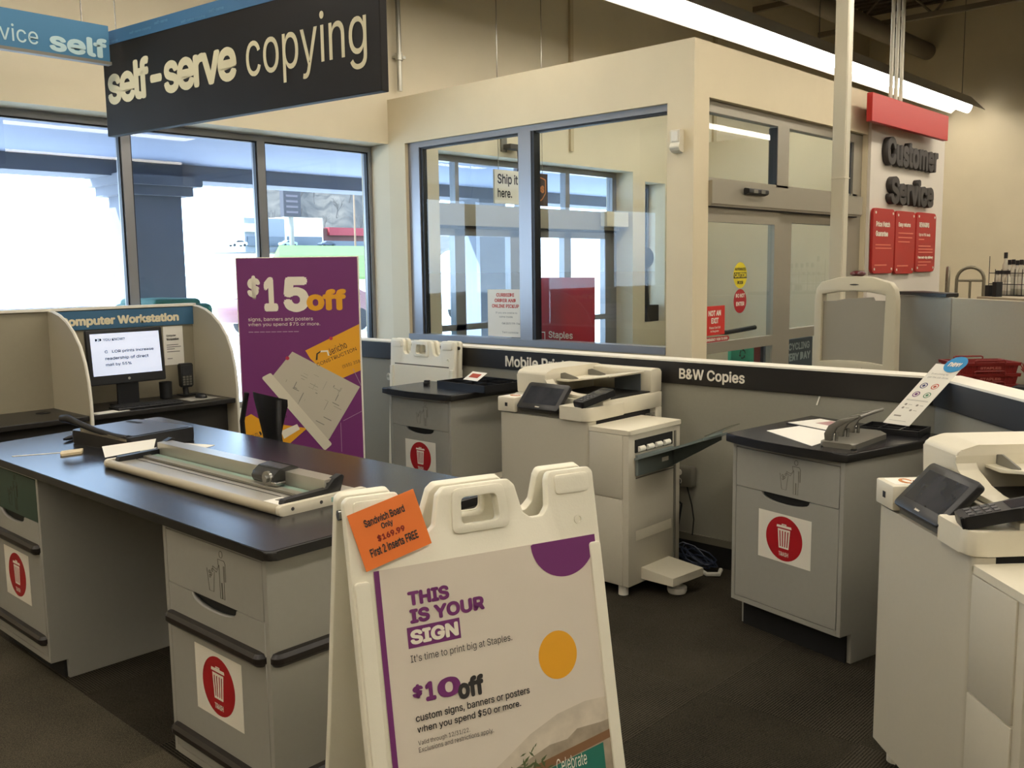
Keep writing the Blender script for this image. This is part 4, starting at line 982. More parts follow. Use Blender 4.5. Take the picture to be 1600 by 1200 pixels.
b = MB(); b.prism([(.01, .045), (.35, .06), (.35, .085), (.01, .056)], -.004, .0, 'yz'); b.build('blade', STEEL, ar)
b = MB(); b.cyl((.0, .03, .05), (.03, .03, .05), .018, seg=14); b.build('pivot', BLK, t)
b = MB(); b.tube([(0, 0, 0), (.03, .02, .0), (.10, .07, .0), (.135, .09, .0)], [.006, .011, .012, .010], 10); o = b.build('marker_pen', BLK, smooth=True, loc=(1.70, 4.375, ZT+.012), rz=0); tag(o, 'short black marker pen left of the guillotine cutter', 'pen')
b = MB(); b.prism(fillet([(0, 0), (.085, .02), (.10, .10), (.01, .08)], .006), 0, .010, 'xy', .002); o = b.build('eraser_block', M('eraser_beige', 'c8b896', .7), loc=(1.545, 4.03, ZT), rz=-.3); tag(o, 'small beige block lying near the front edge of the big worktop', 'eraser')
b = MB(); b.prism([(0, 0), (.17, -.08), (.175, -.07), (.0, .014)], 0, .0012, 'xy'); o = b.build('paper_strip', PAPER, loc=(1.415, 4.19, ZT)); tag(o, 'thin white paper strip at the left front edge of the big worktop', 'paper strip')
b = MB(); b.prism([(0, 0), (.20, -.05), (.36, .03), (.30, .18), (.10, .20)], 0, .0008, 'xy'); o = b.build('paper_sheet', PAPER, loc=(1.74, 3.72, ZT)); tag(o, 'white sheet under the far end of the trimmer and the guillotine', 'paper')
b = MB(); b.hexa([(1.578, 3.672, .929), (1.66, 3.885, .935), (1.868, 3.826, .945), (1.775, 3.66, .938)], [(1.578, 3.672, .930), (1.66, 3.885, .936), (1.868, 3.826, .946), (1.775, 3.66, .939)])
o = b.build('card_strip', WHT); tag(o, 'white printed card resting on the far left end of the silver trimmer', 'card')
b = MB()
F = frame((1.668, 3.86, .9365), (.208, -.059, .010), (-.088, -.17, -.007)); addflat(b, F, [[(.15, .01), (.165, .01), (.165, .06), (.15, .06)], [(.154, .015), (.161, .015), (.161, .035), (.154, .035)]], .0008)
b.build('printed_marks', DARKP, o)

# ------------------------------------------------------------------ on the small worktops
ZK = 0.9005
t = thing('hole_punch', 'grey three hole punch with arched levers on the right worktop', 'hole punch', (3.68, 1.60, ZK), math.radians(2))
b = MB(); b.prism(fillet([(0, -.075), (.33, -.085), (.40, -.03), (.40, .05), (.36, .09), (0, .075)], .02), 0, .022, 'xy', .006); b.build('base', M('punch_grey', '77746a', .35, .4), t, True)
for x in (.03, .15, .27):
    b = MB()
    arc = [(.066, .02), (.070, .05), (.052, .085), (.008, .114), (-.07, .134), (-.085, .132), (-.02, .108), (.022, .078), (.038, .048), (.035, .02)]
    b.prism(arc, x, x+.022, 'yz', .003); b.build('lever_arm', M('punch_arm', '6b685f', .35, .4), t, True)
    b = MB(); b.cyl((x+.011, .02, .02), (x+.011, .02, .058), .007, seg=10); b.build('punch_pin', STEEL, t)
b = MB(); b.tube([(.03, -.078, .132), (.16, -.08, .134), (.29, -.078, .132)], .007, 8); b.build('handle_bar', M('punch_arm', '6b685f', .35, .4), t, True)
def sheet(label, pts, z, cat='paper', name='paper_sheet', mat=PAPER, th=.001):
    b = MB(); b.prism(pts, z, z+th, 'xy'); return tag(b.build(name, mat), label, cat)
sheet('plain white paper sheet beside the hole punch', [(3.88, 2.02), (4.17, 1.94), (3.96, 1.70), (3.66, 1.70)], ZK)
o = thing('clipboard', 'clipboard holding a white printed sheet at the back of the right worktop', 'clipboard', (4.12, 2.045, ZK), math.radians(-20))
b = MB(); b.box(0, .22, -.30, 0, 0, .004); b.build('board', BLKM, o)
b = MB(); b.box(.006, .214, -.28, -.006, .004, .0055); pp = b.build('printed_sheet', PAPER, o)
b = MB(); b.box(.10, .20, -.17, -.09, .0055, .0062); b.build('print_patch', M('print_rose', 'b08a88', .6), pp)
b = MB(); b.box(.07, .15, -.30, -.27, .004, .012, .002); b.build('clip', BLK, o)
def tray(label, loc, rz, w, d, cells, h=.028):
    t = thing('supply_tray', label, 'tray', loc, rz); b = MB()
    b.box(0, w, 0, d, 0, .004); b.box(0, .006, 0, d, .004, h); b.box(w-.006, w, 0, d, .004, h); b.box(0, w, 0, .006, .004, h); b.box(0, w, d-.006, d, .004, h)
    for f in cells[0]: b.box(w*f, w*f+.004, .006, d-.006, .004, h-.004)
    for f in cells[1]: b.box(.006, w-.006, d*f, d*f+.004, .004, h-.004)
    b.build('tray_body', BLK, t); return t
tray('black divided tray beneath the slanted leaflet on the right worktop', (4.11, 1.425, ZK), math.radians(3), .17, .26, ((.5,), (.35, .7)))
tl_ = tray('black divided tray holding odds and ends on the worktop left of the left copier', (4.02, 3.96, ZK), math.radians(-3), .36, .45, ((.4, .75), (.3, .6)), .045)
b = MB(); b.hexa([(0, 0, 0), (.02, .15, .0), (.10, .14, .045), (.08, -.01, .045)], [(0, 0, .0012), (.02, .15, .0012), (.10, .14, .0462), (.08, -.01, .0462)])
o = b.build('price_ticket', PAPER, loc=(4.16, 4.16, ZK+.0465)); tag(o, 'white ticket with red print propped in the left supply tray', 'ticket')
b = MB(); b.hexa([(.03, .03, .0155), (.04, .12, .0155), (.075, .115, .036), (.065, .025, .036)], [(.03, .03, .0165), (.04, .12, .0165), (.075, .115, .037), (.065, .025, .037)]); b.build('red_print', M('print_ticket_red', 'a8402c', .6), o)
for k, (x, y, c, nm) in enumerate(((4.075, 4.02, SILV, 'silver'), (4.21, 4.01, PAPER, 'white'), (4.345, 4.05, SILV, 'shiny'))):
    b = MB(); b.tube([(-.025, 0, .012), (0, .004, .012), (.025, 0, .016)], .008, 8); o = b.build('small_tool', c, smooth=True, loc=(x, y, ZK+.008), rz=.4-.3*k); tag(o, ('silver small tool in the nearest cell of the left supply tray', 'white small tool in the middle of the left supply tray', 'shiny small tool in the rear cell of the left supply tray')[k], 'tool')
b = MB(); b.box(-.022, .022, -.016, .016, 0, .022, .004); b.box(-.008, .02, -.018, .018, .02, .032, .004); o = b.build('staple_remover', BLK, smooth=True, loc=(4.09, 4.56, ZK), rz=.4); tag(o, 'small black staple remover at the left of the left worktop', 'staple remover')
# leaflet
BL = Vector((4.262, 1.640, .928)); BR = Vector((4.232, 1.512, .928)); TL = Vector((4.352, 1.447, 1.203)); TR = TL+(BR-BL)
e1 = (BR-BL); e1n = e1.normalized(); nn = e1n.cross((TL-BL).normalized()).normalized()
t = thing('leaflet_card', 'tall white leaflet leaning sideways with a blue new oval on top', 'leaflet', BL)
b = MB(); z_ = Vector((0, 0, 0)); q = [z_, e1, e1+(TL-BL), TL-BL]; b.hexa([p_-nn*.0015 for p_ in q], q); lc = b.build('card', WHT, t)
sh = Matrix(((e1n.x, (TL-BL).x/.35, nn.x, 0), (e1n.y, (TL-BL).y/.35, nn.y, 0), (e1n.z, (TL-BL).z/.35, nn.z, 0), (0, 0, 0, 1)))
lw = e1.length
NEW = M('new_blue', '2382b5', .5)
b = MB(); me = poly_curve([disc(lw*.70, .352, .047, .044, 30)], .002); b.mesh(me, sh @ Matrix.Translation((0, 0, .002))); ov = b.build('blue_oval', NEW, t)
texts(sh, [('new', lw*.70-.028, .338, lw*.70+.028, .362, .02)], 'lettering', WHTP, ov, .0045)
texts(sh, [('Everything to', .022, .288, .100, .299, -.01), ('get the job done.', .018, .268, .116, .280, -.01)], 'heading', M('print_grey', '8d8779', .6), lc, .001)
for k, (u_, v_, c) in enumerate(((.035, .225, '3d3f6b'), (.088, .225, 'b4533b'), (.035, .175, '6f3d74'), (.088, .175, '5f8a6c'))):
    flat(sh, [disc(u_, v_, .016, .016, 20), disc(u_, v_, .012, .012, 20)], .001).build('ring_icon', M('icon_'+c, c, .6), lc)
    flat(sh, [disc(u_, v_, .007, .007, 12)], .001).build('icon_dot', M('icon_'+c, c, .6), lc)
b = MB()
for v_ in (.142, .138): addflat(b, sh, [[(.014, v_), (.118, v_), (.118, v_+.0015), (.014, v_+.0015)]], .001)
for (u_, v_) in ((.03, .115), (.03, .095), (.085, .115), (.075, .085)): addflat(b, sh, [disc(u_, v_, .006, .006, 10)], .001); addflat(b, sh, [[(u_+.012, v_-.001), (u_+.03, v_-.001), (u_+.03, v_+.001), (u_+.012, v_+.001)]], .001)
addflat(b, sh, [[(.02, .045), (.055, .045), (.055, .052), (.02, .052)]], .001); addflat(b, sh, [[(.015, .02), (.10, .02), (.10, .0215), (.015, .0215)]], .001)
b.build('small_print', M('print_grey', '8d8779', .6), lc)

# ------------------------------------------------------------------ half wall fittings and the floor box
OUTL = M('outlet_grey', '6f6c60', .5)
def outlet(label, y0, y1, z0, z1, plug):
    t = thing('power_outlet', label, 'outlet', (XW, (y0+y1)/2, (z0+z1)/2)); w = (y1-y0)/2; h = (z1-z0)/2
    b = MB(); b.box(-.055, 0, -w, w, -h, h, .006); b.build('box', OUTL, t, True)
    b = MB(); b.cyl((-.058, 0.02, h*.45), (-.054, 0.02, h*.45), .018, seg=18); b.build('socket', WHT, t)
    b = MB(); b.cyl((-.058, 0.02, -h*.45), (-.054, 0.02, -h*.45), .018, seg=18); b.build('socket', WHT, t)
    if plug:
        b = MB(); b.cyl((-.10, .02, -h*.45), (-.058, .02, -h*.45), .014, seg=12); b.build('plug', BLK, t, True)
    return t
outlet('grey surface outlet box with a black plug on the partition right of the left copier', 2.725, 2.845, .435, .545, True)
outlet('small grey outlet box on the partition behind the far trash cabinet', 5.24, 5.31, .86, .90, False)
b = MB(); b.tube([(4.328, 2.765, .465), (4.31, 2.82, .44), (4.33, 2.84, .40), (4.40, 2.80, .33), (4.415, 2.83, .2), (4.415, 2.84, .02)], .006, 8); o = b.build('power_cable', BLKM, smooth=True); tag(o, 'black power cable drooping from the plugged outlet to the floor', 'cable')
b = MB(); b.tube([(4.405, 2.77, .435), (4.41, 2.74, .33), (4.415, 2.73, .25), (4.41, 2.735, .16)], .004, 6); o = b.build('thin_cable', BLKM, smooth=True); tag(o, 'thin dark cable hanging straight under the plugged outlet box', 'cable')
b = MB(); rnd = random.Random(3); pts = []
for k in range(60):
    a_ = k*.62; r_ = .085+.03*math.sin(k*.9); pts.append((4.33+r_*.7*math.cos(a_), 2.66+r_*1.15*math.sin(a_), .03+.10*abs(math.sin(k*.37))*(.6+.4*math.sin(a_))))
b.tube(pts, .0045, 6); o = b.build('cable_coil', M('cable_blue', '222c42', .4), smooth=True); tag(o, 'tangled dark blue cable coil on the floor beside the copier finisher', 'cable')
b = MB(); b.tube([(4.30, 2.62, .012), (4.26, 2.55, .012), (4.30, 2.50, .012), (4.37, 2.53, .012)], .012, 8); o = b.build('cable_end', WHT, smooth=True); tag(o, 'white cable end curling on the carpet by the blue coil', 'cable')
b = MB(); b.cyl((0, 0, 0), (-.006, .012, -.045), .004, seg=8); o = b.build('wall_clip', WHT, loc=(4.426, 2.02, 1.0)); tag(o, 'small white clip hanging under the black rail near the B&W Copies lettering', 'clip')
t = thing('floor_box', 'low white box with a dark slot between the left copier and trash cabinet', 'box', (3.86, 3.58, 0))
b = MB(); b.box(0, .50, 0, .47, 0, .368, .006); b.build('box_body', CREAM, t, True)
b = MB(); b.box(.16, .40, .20, .34, .366, .3695); b.build('slot', GREY, t)
# ------------------------------------------------------------------ behind the partition: gate, pole, counters
PED = M('gate_plastic', 'b3ab93', .5)
t = thing('security_gate', 'cream security gate pedestal with a red lamp on top, before the inner doors', 'security gate', (5.50, 2.30, 0))
F = frame((0, 0, 0), *FX)
arch = [(-.255, 0), (.26, 0), (.256, .9)]+[(.25, 1.44), (.24, 1.50), (.21, 1.54), (.10, 1.572), (0, 1.58), (-.10, 1.572), (-.205, 1.545), (-.235, 1.505), (-.245, 1.44)]
hole = [(-.20, 1.065), (-.1, 1.075), (0, 1.077), (.1, 1.072), (.178, 1.062), (.184, 1.468), (.09, 1.485), (0, 1.49), (-.1, 1.487), (-.196, 1.472)]
me = poly_curve([arch, hole], .07, .008); b = MB(); b.mesh(me, F); b.build('frame', PED, t, True)
me = poly_curve([[(-.198, 1.06), (.18, 1.06), (.183, 1.435), (.11, 1.435), (.10, 1.455), (-.06, 1.445), (-.12, 1.433), (-.196, 1.43)]], .03, .002); b = MB(); b.mesh(me, F); b.build('antenna_panel', M('gate_panel', '8b8576', .6), t)
b = MB(); b.lathe([(.001, .022), (.03, .02), (.045, .010), (.048, 0), (.03, -.012), (.001, -.014)], (0, 0, 0), 20); b.xf(Matrix.Translation((0, -.005, 1.59)) @ Matrix.Diagonal((.7, 1, 1, 1))); b.build('lamp', M('lamp_dark_red', '4a0c10', .3), t, True)
b = MB(); b.prism(disc(0, 1.53, .028, .004, 16), -.0375, -.0355, 'yz'); b.build('logo_mark', DARKP, t)
b = MB(); b.box(-.037, -.035, -.06, -.0585, .7, 1.04); b.build('seam', DARKP, t)
POLE = M('pole_white', 'b9b29c', .45)
t = thing('power_pole', 'pale square power pole from floor to ceiling in front of the inner doors', 'pole', (6.42, 2.825, 0))
b = MB(); b.box(-.045, .045, -.045, .045, 0, 5.06, .004); b.build('post', POLE, t)
b = MB(); b.box(-.049, .049, -.049, .049, 2.24, 2.245); b.box(-.03, .03, -.047, -.044, 0, 5.06); b.build('cover_strip', M('pole_white2', 'c9c2ac', .45), t)

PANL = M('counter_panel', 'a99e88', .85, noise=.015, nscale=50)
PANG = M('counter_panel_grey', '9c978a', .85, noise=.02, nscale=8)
th = math.atan2(2.533-3.154, 7.913-8.436)
def cpanel(name, label, p, q, zt, mat):
    p = Vector(p); q = Vector(q); L = (q-p).length; a_ = math.atan2(q.y-p.y, q.x-p.x)
    b = MB(); b.box(0, L-.004, 0, .05, 0, zt, .004); o = b.build(name, mat, loc=(p.x, p.y, 0), rz=a_); tag(o, label, 'counter panel'); return o
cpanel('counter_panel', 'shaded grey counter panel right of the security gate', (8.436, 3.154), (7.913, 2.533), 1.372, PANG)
cpanel('counter_panel', 'wide warm grey counter panel behind the red baskets', (7.905, 2.525), (6.75, 1.19), 1.372, PANL)
b = MB(); b.prism([(0, 0), (.80, .0), (.77, .12), (.02, .26)], 0, .03, 'xy', .004); b.prism([(.42, -.01), (.80, -.01), (.80, .0), (.42, .0)], -.0, .022, 'xy')
o = b.build('counter_slab', EDGEB, loc=(8.46, 3.19, 1.376), rz=th); tag(o, 'black slab lying on top of the shaded counter panel', 'counter top')
nx, ny = -math.sin(th), math.cos(th)
b = MB(); b.box(0.25, 1.9, .72, 1.25, 0, 1.345, .004); o = b.build('back_counter', PANL, loc=(8.70, 3.35, 0), rz=th); tag(o, 'back counter carrying the bottles, hidden behind the grey panels', 'counter')
def on_counter(u_, v_): return (8.70+u_*math.cos(th)+v_*nx, 3.35+u_*math.sin(th)+v_*ny)
TUBEG = M('tube_grey', '77705f', .4, .5)
def handtruck(label, loc, rz):
    t = thing('hand_truck', label, 'hand truck', loc, rz)
    b = MB(); n = 12; pts = [(0, -.13, 0.1), (0, -.13, 1.47)]+[(0, -.13*math.cos(math.pi*k/n), 1.47+.13*math.sin(math.pi*k/n)) for k in range(1, n)]+[(0, .13, 1.47), (0, .13, .1)]
    b.tube(pts, .017, 10); b.build('frame_tube', TUBEG, t, True)
    b = MB(); b.cyl((0, -.13, 1.46), (0, .13, 1.46), .012, seg=10); b.build('cross_bar', TUBEG, t, True)
    b = MB(); b.cyl((0, 0, 1.46), (0, 0, .4), .012, seg=10); b.build('stem', TUBEG, t, True)
    b = MB(); b.box(-.02, .22, -.2, .2, 0, .012); b.build('toe_plate', TUBEG, t)
    for y in (-.2, .2):
        b = MB(); b.cyl((-.08, y-.03, .12), (-.08, y+.03, .12), .12, seg=18); b.build('wheel', BLKM, t)
    return t
handtruck('grey hand truck handle rising behind the counter, clear of the sign board', (10.62, 3.22, 0), math.radians(15))
handtruck('grey hand truck handle half hidden by the white Customer Service board', (9.70, 3.15, 0), math.radians(-70))
BOT = M('bottle_clear', 'bfb9a6', .2); CAPB = M('cap_black', '1a1615', .4); LABW = M('bottle_label', 'd8d3c3', .6)
# wire display rack with bottles
bx, by = 9.43, 2.52
t = thing('wire_rack', 'dark wire display rack holding clear bottles on the back counter', 'rack', (bx, by, 1.346), th)
for z in (.0, .10, .20):
    b = MB(); b.tube([(-.17, -.09, z+.004), (.30, -.09, z+.004), (.30, .09, z+.004), (-.17, .09, z+.004), (-.17, -.09, z+.004)], .004, 6); b.build('wire_hoop', BLKM, t)
for x in (-.17, -.08, .01, .10, .20, .30):
    b = MB(); b.cyl((x, -.09, 0), (x, -.09, .24 if x > -.1 else .36), .0035, seg=6); b.build('upright_wire', BLKM, t)
b = MB(); b.box(-.165, .295, -.085, .085, .0, .003); b.build('rack_shelf', BLKM, t)
bot = None
def bottle(x, y, z, h, r, label):
    global bot
    if bot is None:
        bot = bpy.data.objects.new('bottle', None); COL.objects.link(bot); bot.empty_display_size = .03
        b = MB(); b.lathe([(.024, 0), (.026, .004), (.026, .20), (.014, .225), (.013, .25)], (0, 0, 0), 16); b.build('glass_body', BOT, bot, True)
        b = MB(); b.lathe([(.0265, .05), (.0265, .15)], (0, 0, 0), 16); b.build('label_band', LABW, bot, True)
        b = MB(); b.lathe([(.017, .245), (.017, .285), (.001, .286)], (0, 0, 0), 14); b.build('cap', CAPB, bot, True)
        o = bot
    else: o = copy_tree(bot)
    p = Matrix.Rotation(th, 3, 'Z') @ Vector((x, y, 0))
    o.location = (bx+p.x, by+p.y, 1.3505+z); o.scale = (r, r, h); tag(o, label, 'bottle', 'bottles in the wire rack'); return o
b1 = 'black-capped clear bottle in the tall row of the wire rack'
b2 = 'short black-capped bottle in the front row of the wire rack'
for k, x in enumerate((-.135, -.075, -.02, .035, .09, .145)): bottle(x, .045, 0, (1.36, 1.12, 1.13, 1.10, 1.12, 1.10)[k], .95, 'tallest black-capped bottle at the left end of the wire rack' if k == 0 else b1)
for x in (-.12, -.068, -.016, .036): bottle(x, -.04, 0, .78, .95, b2)
b = MB(); b.prism([(0, 0), (.5, 0), (.5, .14), (.0, .10)], 0, .03, 'xy', .004)
pp = on_counter(1.42, .8); o = b.build('folded_cloth', WHT, loc=(pp[0], pp[1], 1.3465), rz=th); tag(o, 'white folded pad on the back counter at the right edge of the picture', 'pad')
for k in range(2):
    b = MB(); b.box(-.03, .03, -.03, .03, 0, .10 if k == 0 else .13, .003)
    pp = on_counter(.32+.1*k, .80); o = b.build('small_box', BLKM, loc=(pp[0], pp[1], 1.3465), rz=th); tag(o, ('left small black box on the back counter beside the sign board', 'right small black box on the back counter beside the sign board')[k], 'box')

# red shopping baskets, nested
BASK = M('basket_red', '7d1b16', .5); BASKT = M('basket_text', 'a85a50', .6)
def basket_mesh():
    t = bpy.data.objects.new('shopping_basket', None); COL.objects.link(t); t.empty_display_size = .05
    b = MB(); w, d, h = .265, .17, .21
    def ring(z, k): return [(-w*k, -d*k, z), (w*k, -d*k, z), (w*k, d*k, z), (-w*k, d*k, z)]
    for (z0, z1) in ((0, .012), (.055, .067), (.105, .117), (.15, .16), (.185, .21)):
        for i in range(4):
            k0, k1 = .84+.16*z0/h, .84+.16*z1/h; a0, a1 = ring(z0, k0), ring(z1, k1); j = (i+1) % 4
            if z0 > .18: a0, a1 = ring(z0, k0+.07), ring(z1, k1+.07)
            c0, c1 = ring(z0, k0-.025), ring(z1, k1-.025)
            b.hexa([a0[i], a0[j], c0[j], c0[i]], [a1[i], a1[j], c1[j], c1[i]])
    for i in range(4):
        a0, a1 = ring(0, .835), ring(.20, .99); j = (i+1) % 4; n = 14 if i % 2 == 0 else 8
        for k in range(n+1):
            p = Vector(a0[i]).lerp(Vector(a0[j]), k/n); q = Vector(a1[i]).lerp(Vector(a1[j]), k/n); b.tube([p, q], .003, 4)
    for i in range(4):
        a0, a1 = ring(.0, .835), ring(.205, .99); c0, c1 = ring(.0, .828), ring(.205, .983); j = (i+1) % 4
        b.hexa([a0[i], a0[j], c0[j], c0[i]], [a1[i], a1[j], c1[j], c1[i]])
    b.box(-w*.82, w*.82, -d*.82, d*.82, 0, .006); b.build('basket_body', BASK, t)
    b = MB(); b.hexa([(-.10, -d*.985, .150), (.12, -d*.985, .150), (.12, -d*.97, .150), (-.10, -d*.97, .150)], [(-.10, -d*1.012, .188), (.12, -d*1.012, .188), (.12, -d*.99, .188), (-.10, -d*.99, .188)]); pl = b.build('name_plate', BASK, t)
    texts(frame((0, -d*1.0, 0), (1, 0, 0), (0, -.06, 1)), [('STAPLES', -.085, .158, .10, .180, .03)], 'lettering', BASKT, pl, .006)
    for y in (-d-.022, d+.022):
        k = MB(); k.tube([(-w*.5, y, .200), (-w*.5, y, .225), (-w*.44, y, .23)]+[(w*.44, y, .23), (w*.5, y, .225), (w*.5, y, .200)], .007, 6)
        k.build('handle', BASK, t)
    return t
bk = basket_mesh(); ang = math.atan2(1.987-2.394, 7.525-7.146)
ctr = Vector((7.335, 2.19, 0))+Vector((.0, .0, 0))
bl = ('topmost red shopping basket of the nested stack before the counter', 'second red shopping basket from the top of the stack', 'third red shopping basket from the top of the stack', 'fourth red shopping basket from the top of the stack', 'lowest visible red shopping basket of the stack')
d_ = Vector((-.94, -.30, 0)).normalized()
for k in range(5):
    o = bk if k == 0 else copy_tree(bk)
    o.location = ctr+Vector((-.47, -.19, .80-.074*k)); o.scale = (.76, .8, .86); o.rotation_euler = (0, 0, ang); tag(o, bl[k], 'shopping basket', 'nested red baskets')
t = thing('basket_stand', 'low dark stand under the stack of red baskets', 'stand', ctr+Vector((-.47, -.19, 0)), ang)
b = MB(); b.box(-.22, .22, -.13, .13, .478, .502); b.build('shelf', BLKM, t)
for x in (-.2, .2):
    for y in (-.11, .11):
        b = MB(); b.cyl((x, y, 0), (x, y, .478), .014, seg=8); b.build('leg', BLKM, t)
b = MB(); rnd = random.Random(8)
for k in range(14):
    a_ = k*.8; b.tube([(0, 0, 0), (.02*math.cos(a_), .02*math.sin(a_), .08), (.05*math.cos(a_), .05*math.sin(a_), .13+rnd.uniform(-.03, .04))], [.008, .007, .003], 5)
o = b.build('red_bow', M('bow_red', '8f1f1a', .5), loc=(6.60, 1.62, .86)); tag(o, 'spiky red decoration peeping over the rail at the right edge', 'decoration')
b = MB(); b.box(6.52, 6.68, 1.54, 1.70, 0, .86, .004); o = b.build('display_stand', BLKM); tag(o, 'dark stand under the spiky red decoration', 'stand')

# ------------------------------------------------------------------ customer service wall
BORD = M('service_board', 'd6cec0', .6)
t = thing('service_board', 'white Customer Service wall board with thick charcoal letters', 'sign board', (8.35, 3.40, 0))
b = MB(); b.box(0, 1.87, 0, .029, .3, 2.99, .003); b.build('board', BORD, t)
F = frame((0, 0, 0), *FY)
texts(F, [('Customer', .23, 2.535, 1.525, 2.785, .032)], 'raised_letters', CHAR, t, .002, .055)
texts(F, [('Service', .345, 2.190, 1.44, 2.445, .032)], 'raised_letters', CHAR, t, .002, .055)
for k, (x0, x1, z0, z1, lb) in enumerate(((8.365, 8.865, 1.562, 2.145, 'left red plaque headed Price Match Guarantee'), (8.895, 9.385, 1.552, 2.138, 'middle red plaque headed Easy returns'), (9.425, 9.955, 1.565, 2.142, 'right red plaque headed REWARDS'))):
    t = thing('info_plaque', lb, 'plaque', (x0, 3.396, z0), 0, 'red plaques under the service lettering'); w = x1-x0; h = z1-z0
    b = MB(); me = poly_curve([rr(0, 0, w, h, .055)], .028, .003); b.mesh(me, frame((0, -.016, 0), *FY)); b.build('plate', REDP, t)
    F = frame((0, -.030, 0), *FY)
    for x, z in ((.05, .04), (w-.05, .04), (.05, h-.04), (w-.05, h-.04)):
        b = MB(); b.cyl((x, -.034, z), (x, -.028, z), .012, seg=10); b.build('stud', WHT, t)
    if k == 0: it = [('Price Match', .06, h-.165, .38, h-.115, .03), ('Guarantee', .06, h-.25, .34, h-.20, .03)]; ln = [(h-.33, .36), (h-.36, .38)]
    elif k == 1: it = [('Easy returns', .06, h-.155, .36, h-.105, .03)]; ln = [(h-.21, .38), (h-.25, .36), (h-.29, .3)]
    else: it = [('REWARDS', .06, h-.145, .33, h-.095, .04), ('Up to 5% back', .06, h-.235, .37, h-.20, .02), ('Free next-day delivery', .05, h-.455, .47, h-.42, .03)]; ln = [(h-.265, .15), (h-.33, .34), (h-.36, .40), (h-.39, .40), (h-.485, .36), (h-.515, .25)]
    texts(F, it, 'lettering', WHTP, t, .002)
    b = MB()
    for z, L in ln: b.box(.06, .06+L*.98, -.0325, -.030, z, z+.010)
    if k < 2: b.box(.05, .33, -.0325, -.030, .07, .082)
    b.build('small_print', M('plaque_print', 'd97a66', .6), t)
t = thing('red_sign_board', 'plain bright red sign board standing off the wall above Customer Service', 'sign', (7.98, 3.25, 2.84))
b = MB(); b.box(0, 1.86, 0, .05, 0, .235, .003); b.build('panel', M('sign_red', 'b5201a', .5), t)
for x in (.3, 1.5):
    b = MB(); b.box(x, x+.04, .05, .179 if x < 1 else .149, .10, .14); b.build('wall_bracket', GREY, t)
for x, lb in ((8.425, 'left of the three white conduits rising from the red sign board'), (8.54, 'middle of the three white conduits rising from the red sign board'), (8.655, 'right of the three white conduits rising from the red sign board')):
    b = MB(); b.cyl((0, 0, 0), (0, 0, 2.6), .017, seg=10); o = b.build('conduit_pipe', M('conduit_white', 'c7c0ad', .4), smooth=True, loc=(x, 3.275, 3.077)); tag(o, lb, 'pipe', 'conduits above the red sign')

# ------------------------------------------------------------------ on and in the vestibule
t = thing('motion_detector', 'cream motion detector on the vestibule corner left of the inner doors', 'motion detector', (XC, 3.545, 2.405))
b = MB(); b.prism(fillet([(0, 0), (-.045, .01), (-.065, .035), (-.05, .065), (-.055, .15), (0, .155)], .008), -.037, .037, 'xz', .005); b.build('housing', CREAM, t, True)
b = MB(); b.prism([(-.046, .075), (-.0585, .075), (-.0585, .14), (-.05, .14)], -.025, .025, 'xz', .002); b.build('lens', WHT, t)
t = thing('door_sensor', 'small black sensor on the header above the inner sliding door', 'sensor', (6.263, 3.40, 2.15))
b = MB(); b.prism(fillet([(0, 0), (-.045, .012), (-.045, .045), (0, .052)], .01), -.145, .145, 'yz', .003); b.xf(Matrix.Identity(4)); o = b.build('housing', BLK, t, True)
b = MB(); b.box(-.08, -.02, -.047, -.044, .015, .04); b.box(.03, .09, -.047, -.044, .015, .04); b.build('sensor_window', GREY, t)
def decal(name, label, cat, o_, loops, mat, items=(), imat=WHTP, fr_=FY, extra=None):
    t = thing(name, label, cat, o_); F = frame((0, 0, 0), *fr_)
    b = flat(F, loops, .001, .001); s = b.build('sheet', mat, t)
    if items: texts(F, items, 'lettering', imat, t, .0018)
    return t, F
YW = M('caution_yellow', 'd8c51e', .5)
t, F = decal('door_sticker', 'yellow oval caution sticker on the inner sliding door', 'sticker', (6.205, 3.466, 1.58), [disc(0, 0, .098, .095, 30)], YW, [('AUTOMATIC', -.08, .035, .08, .055, .02), ('DOOR', -.04, -.065, .04, -.04, .02)], DARKP)
fb = flat(F, [[(-.097, -.022), (.097, -.022), (.09, .022), (-.09, .022)]], .0016, .0005).build('black_band', DARKP, t); texts(F, [('CAUTION', -.085, -.016, .085, .018, .03)], 'band_lettering', YW, t, .0024)
decal('door_sticker', 'red oval do not enter sticker below the yellow one on the sliding door', 'sticker', (6.208, 3.466, 1.392), [disc(0, 0, .092, .088, 30)], REDS, [('DO NOT', -.065, .025, .065, .055, .03), ('ENTER', -.06, -.035, .06, -.005, .03)])
t = thing('exit_sign', 'red NOT AN EXIT sign on the sliding door beside the vestibule corner', 'sign', (5.695, 3.45, 1.165))
b = MB(); b.box(0, .27, .0, .012, 0, .205); b.build('board', M('exit_red', 'c4281c', .5), t)
texts(frame((0, 0, 0), *FY), [('NOT AN', .045, .135, .215, .175, .04), ('EXIT', .085, .082, .185, .122, .04), ('Please Use Exit', .06, .045, .21, .062, .01), ('At Register', .075, .018, .19, .035, .01)], 'lettering', WHTP, t, .001)
decal('door_sticker', 'long red strip sticker on the rail of the sliding door', 'sticker', (5.70, 3.448, 1.116), [[(0, 0), (.31, 0), (.33, .018), (.31, .036), (0, .036)]], REDS, [('EMERGENCY  PUSH TO OPEN', .012, .008, .30, .028, .03)])
decal('door_sticker', 'yellow strip sticker across the fixed door panel behind the gate', 'sticker', (7.10, 3.500, 1.095), [[(0, 0), (.6, 0), (.6, .036), (0, .036)]], YW, [('AUTOMATIC DOOR  STAND CLEAR', .02, .008, .58, .028, .02)], DARKP)
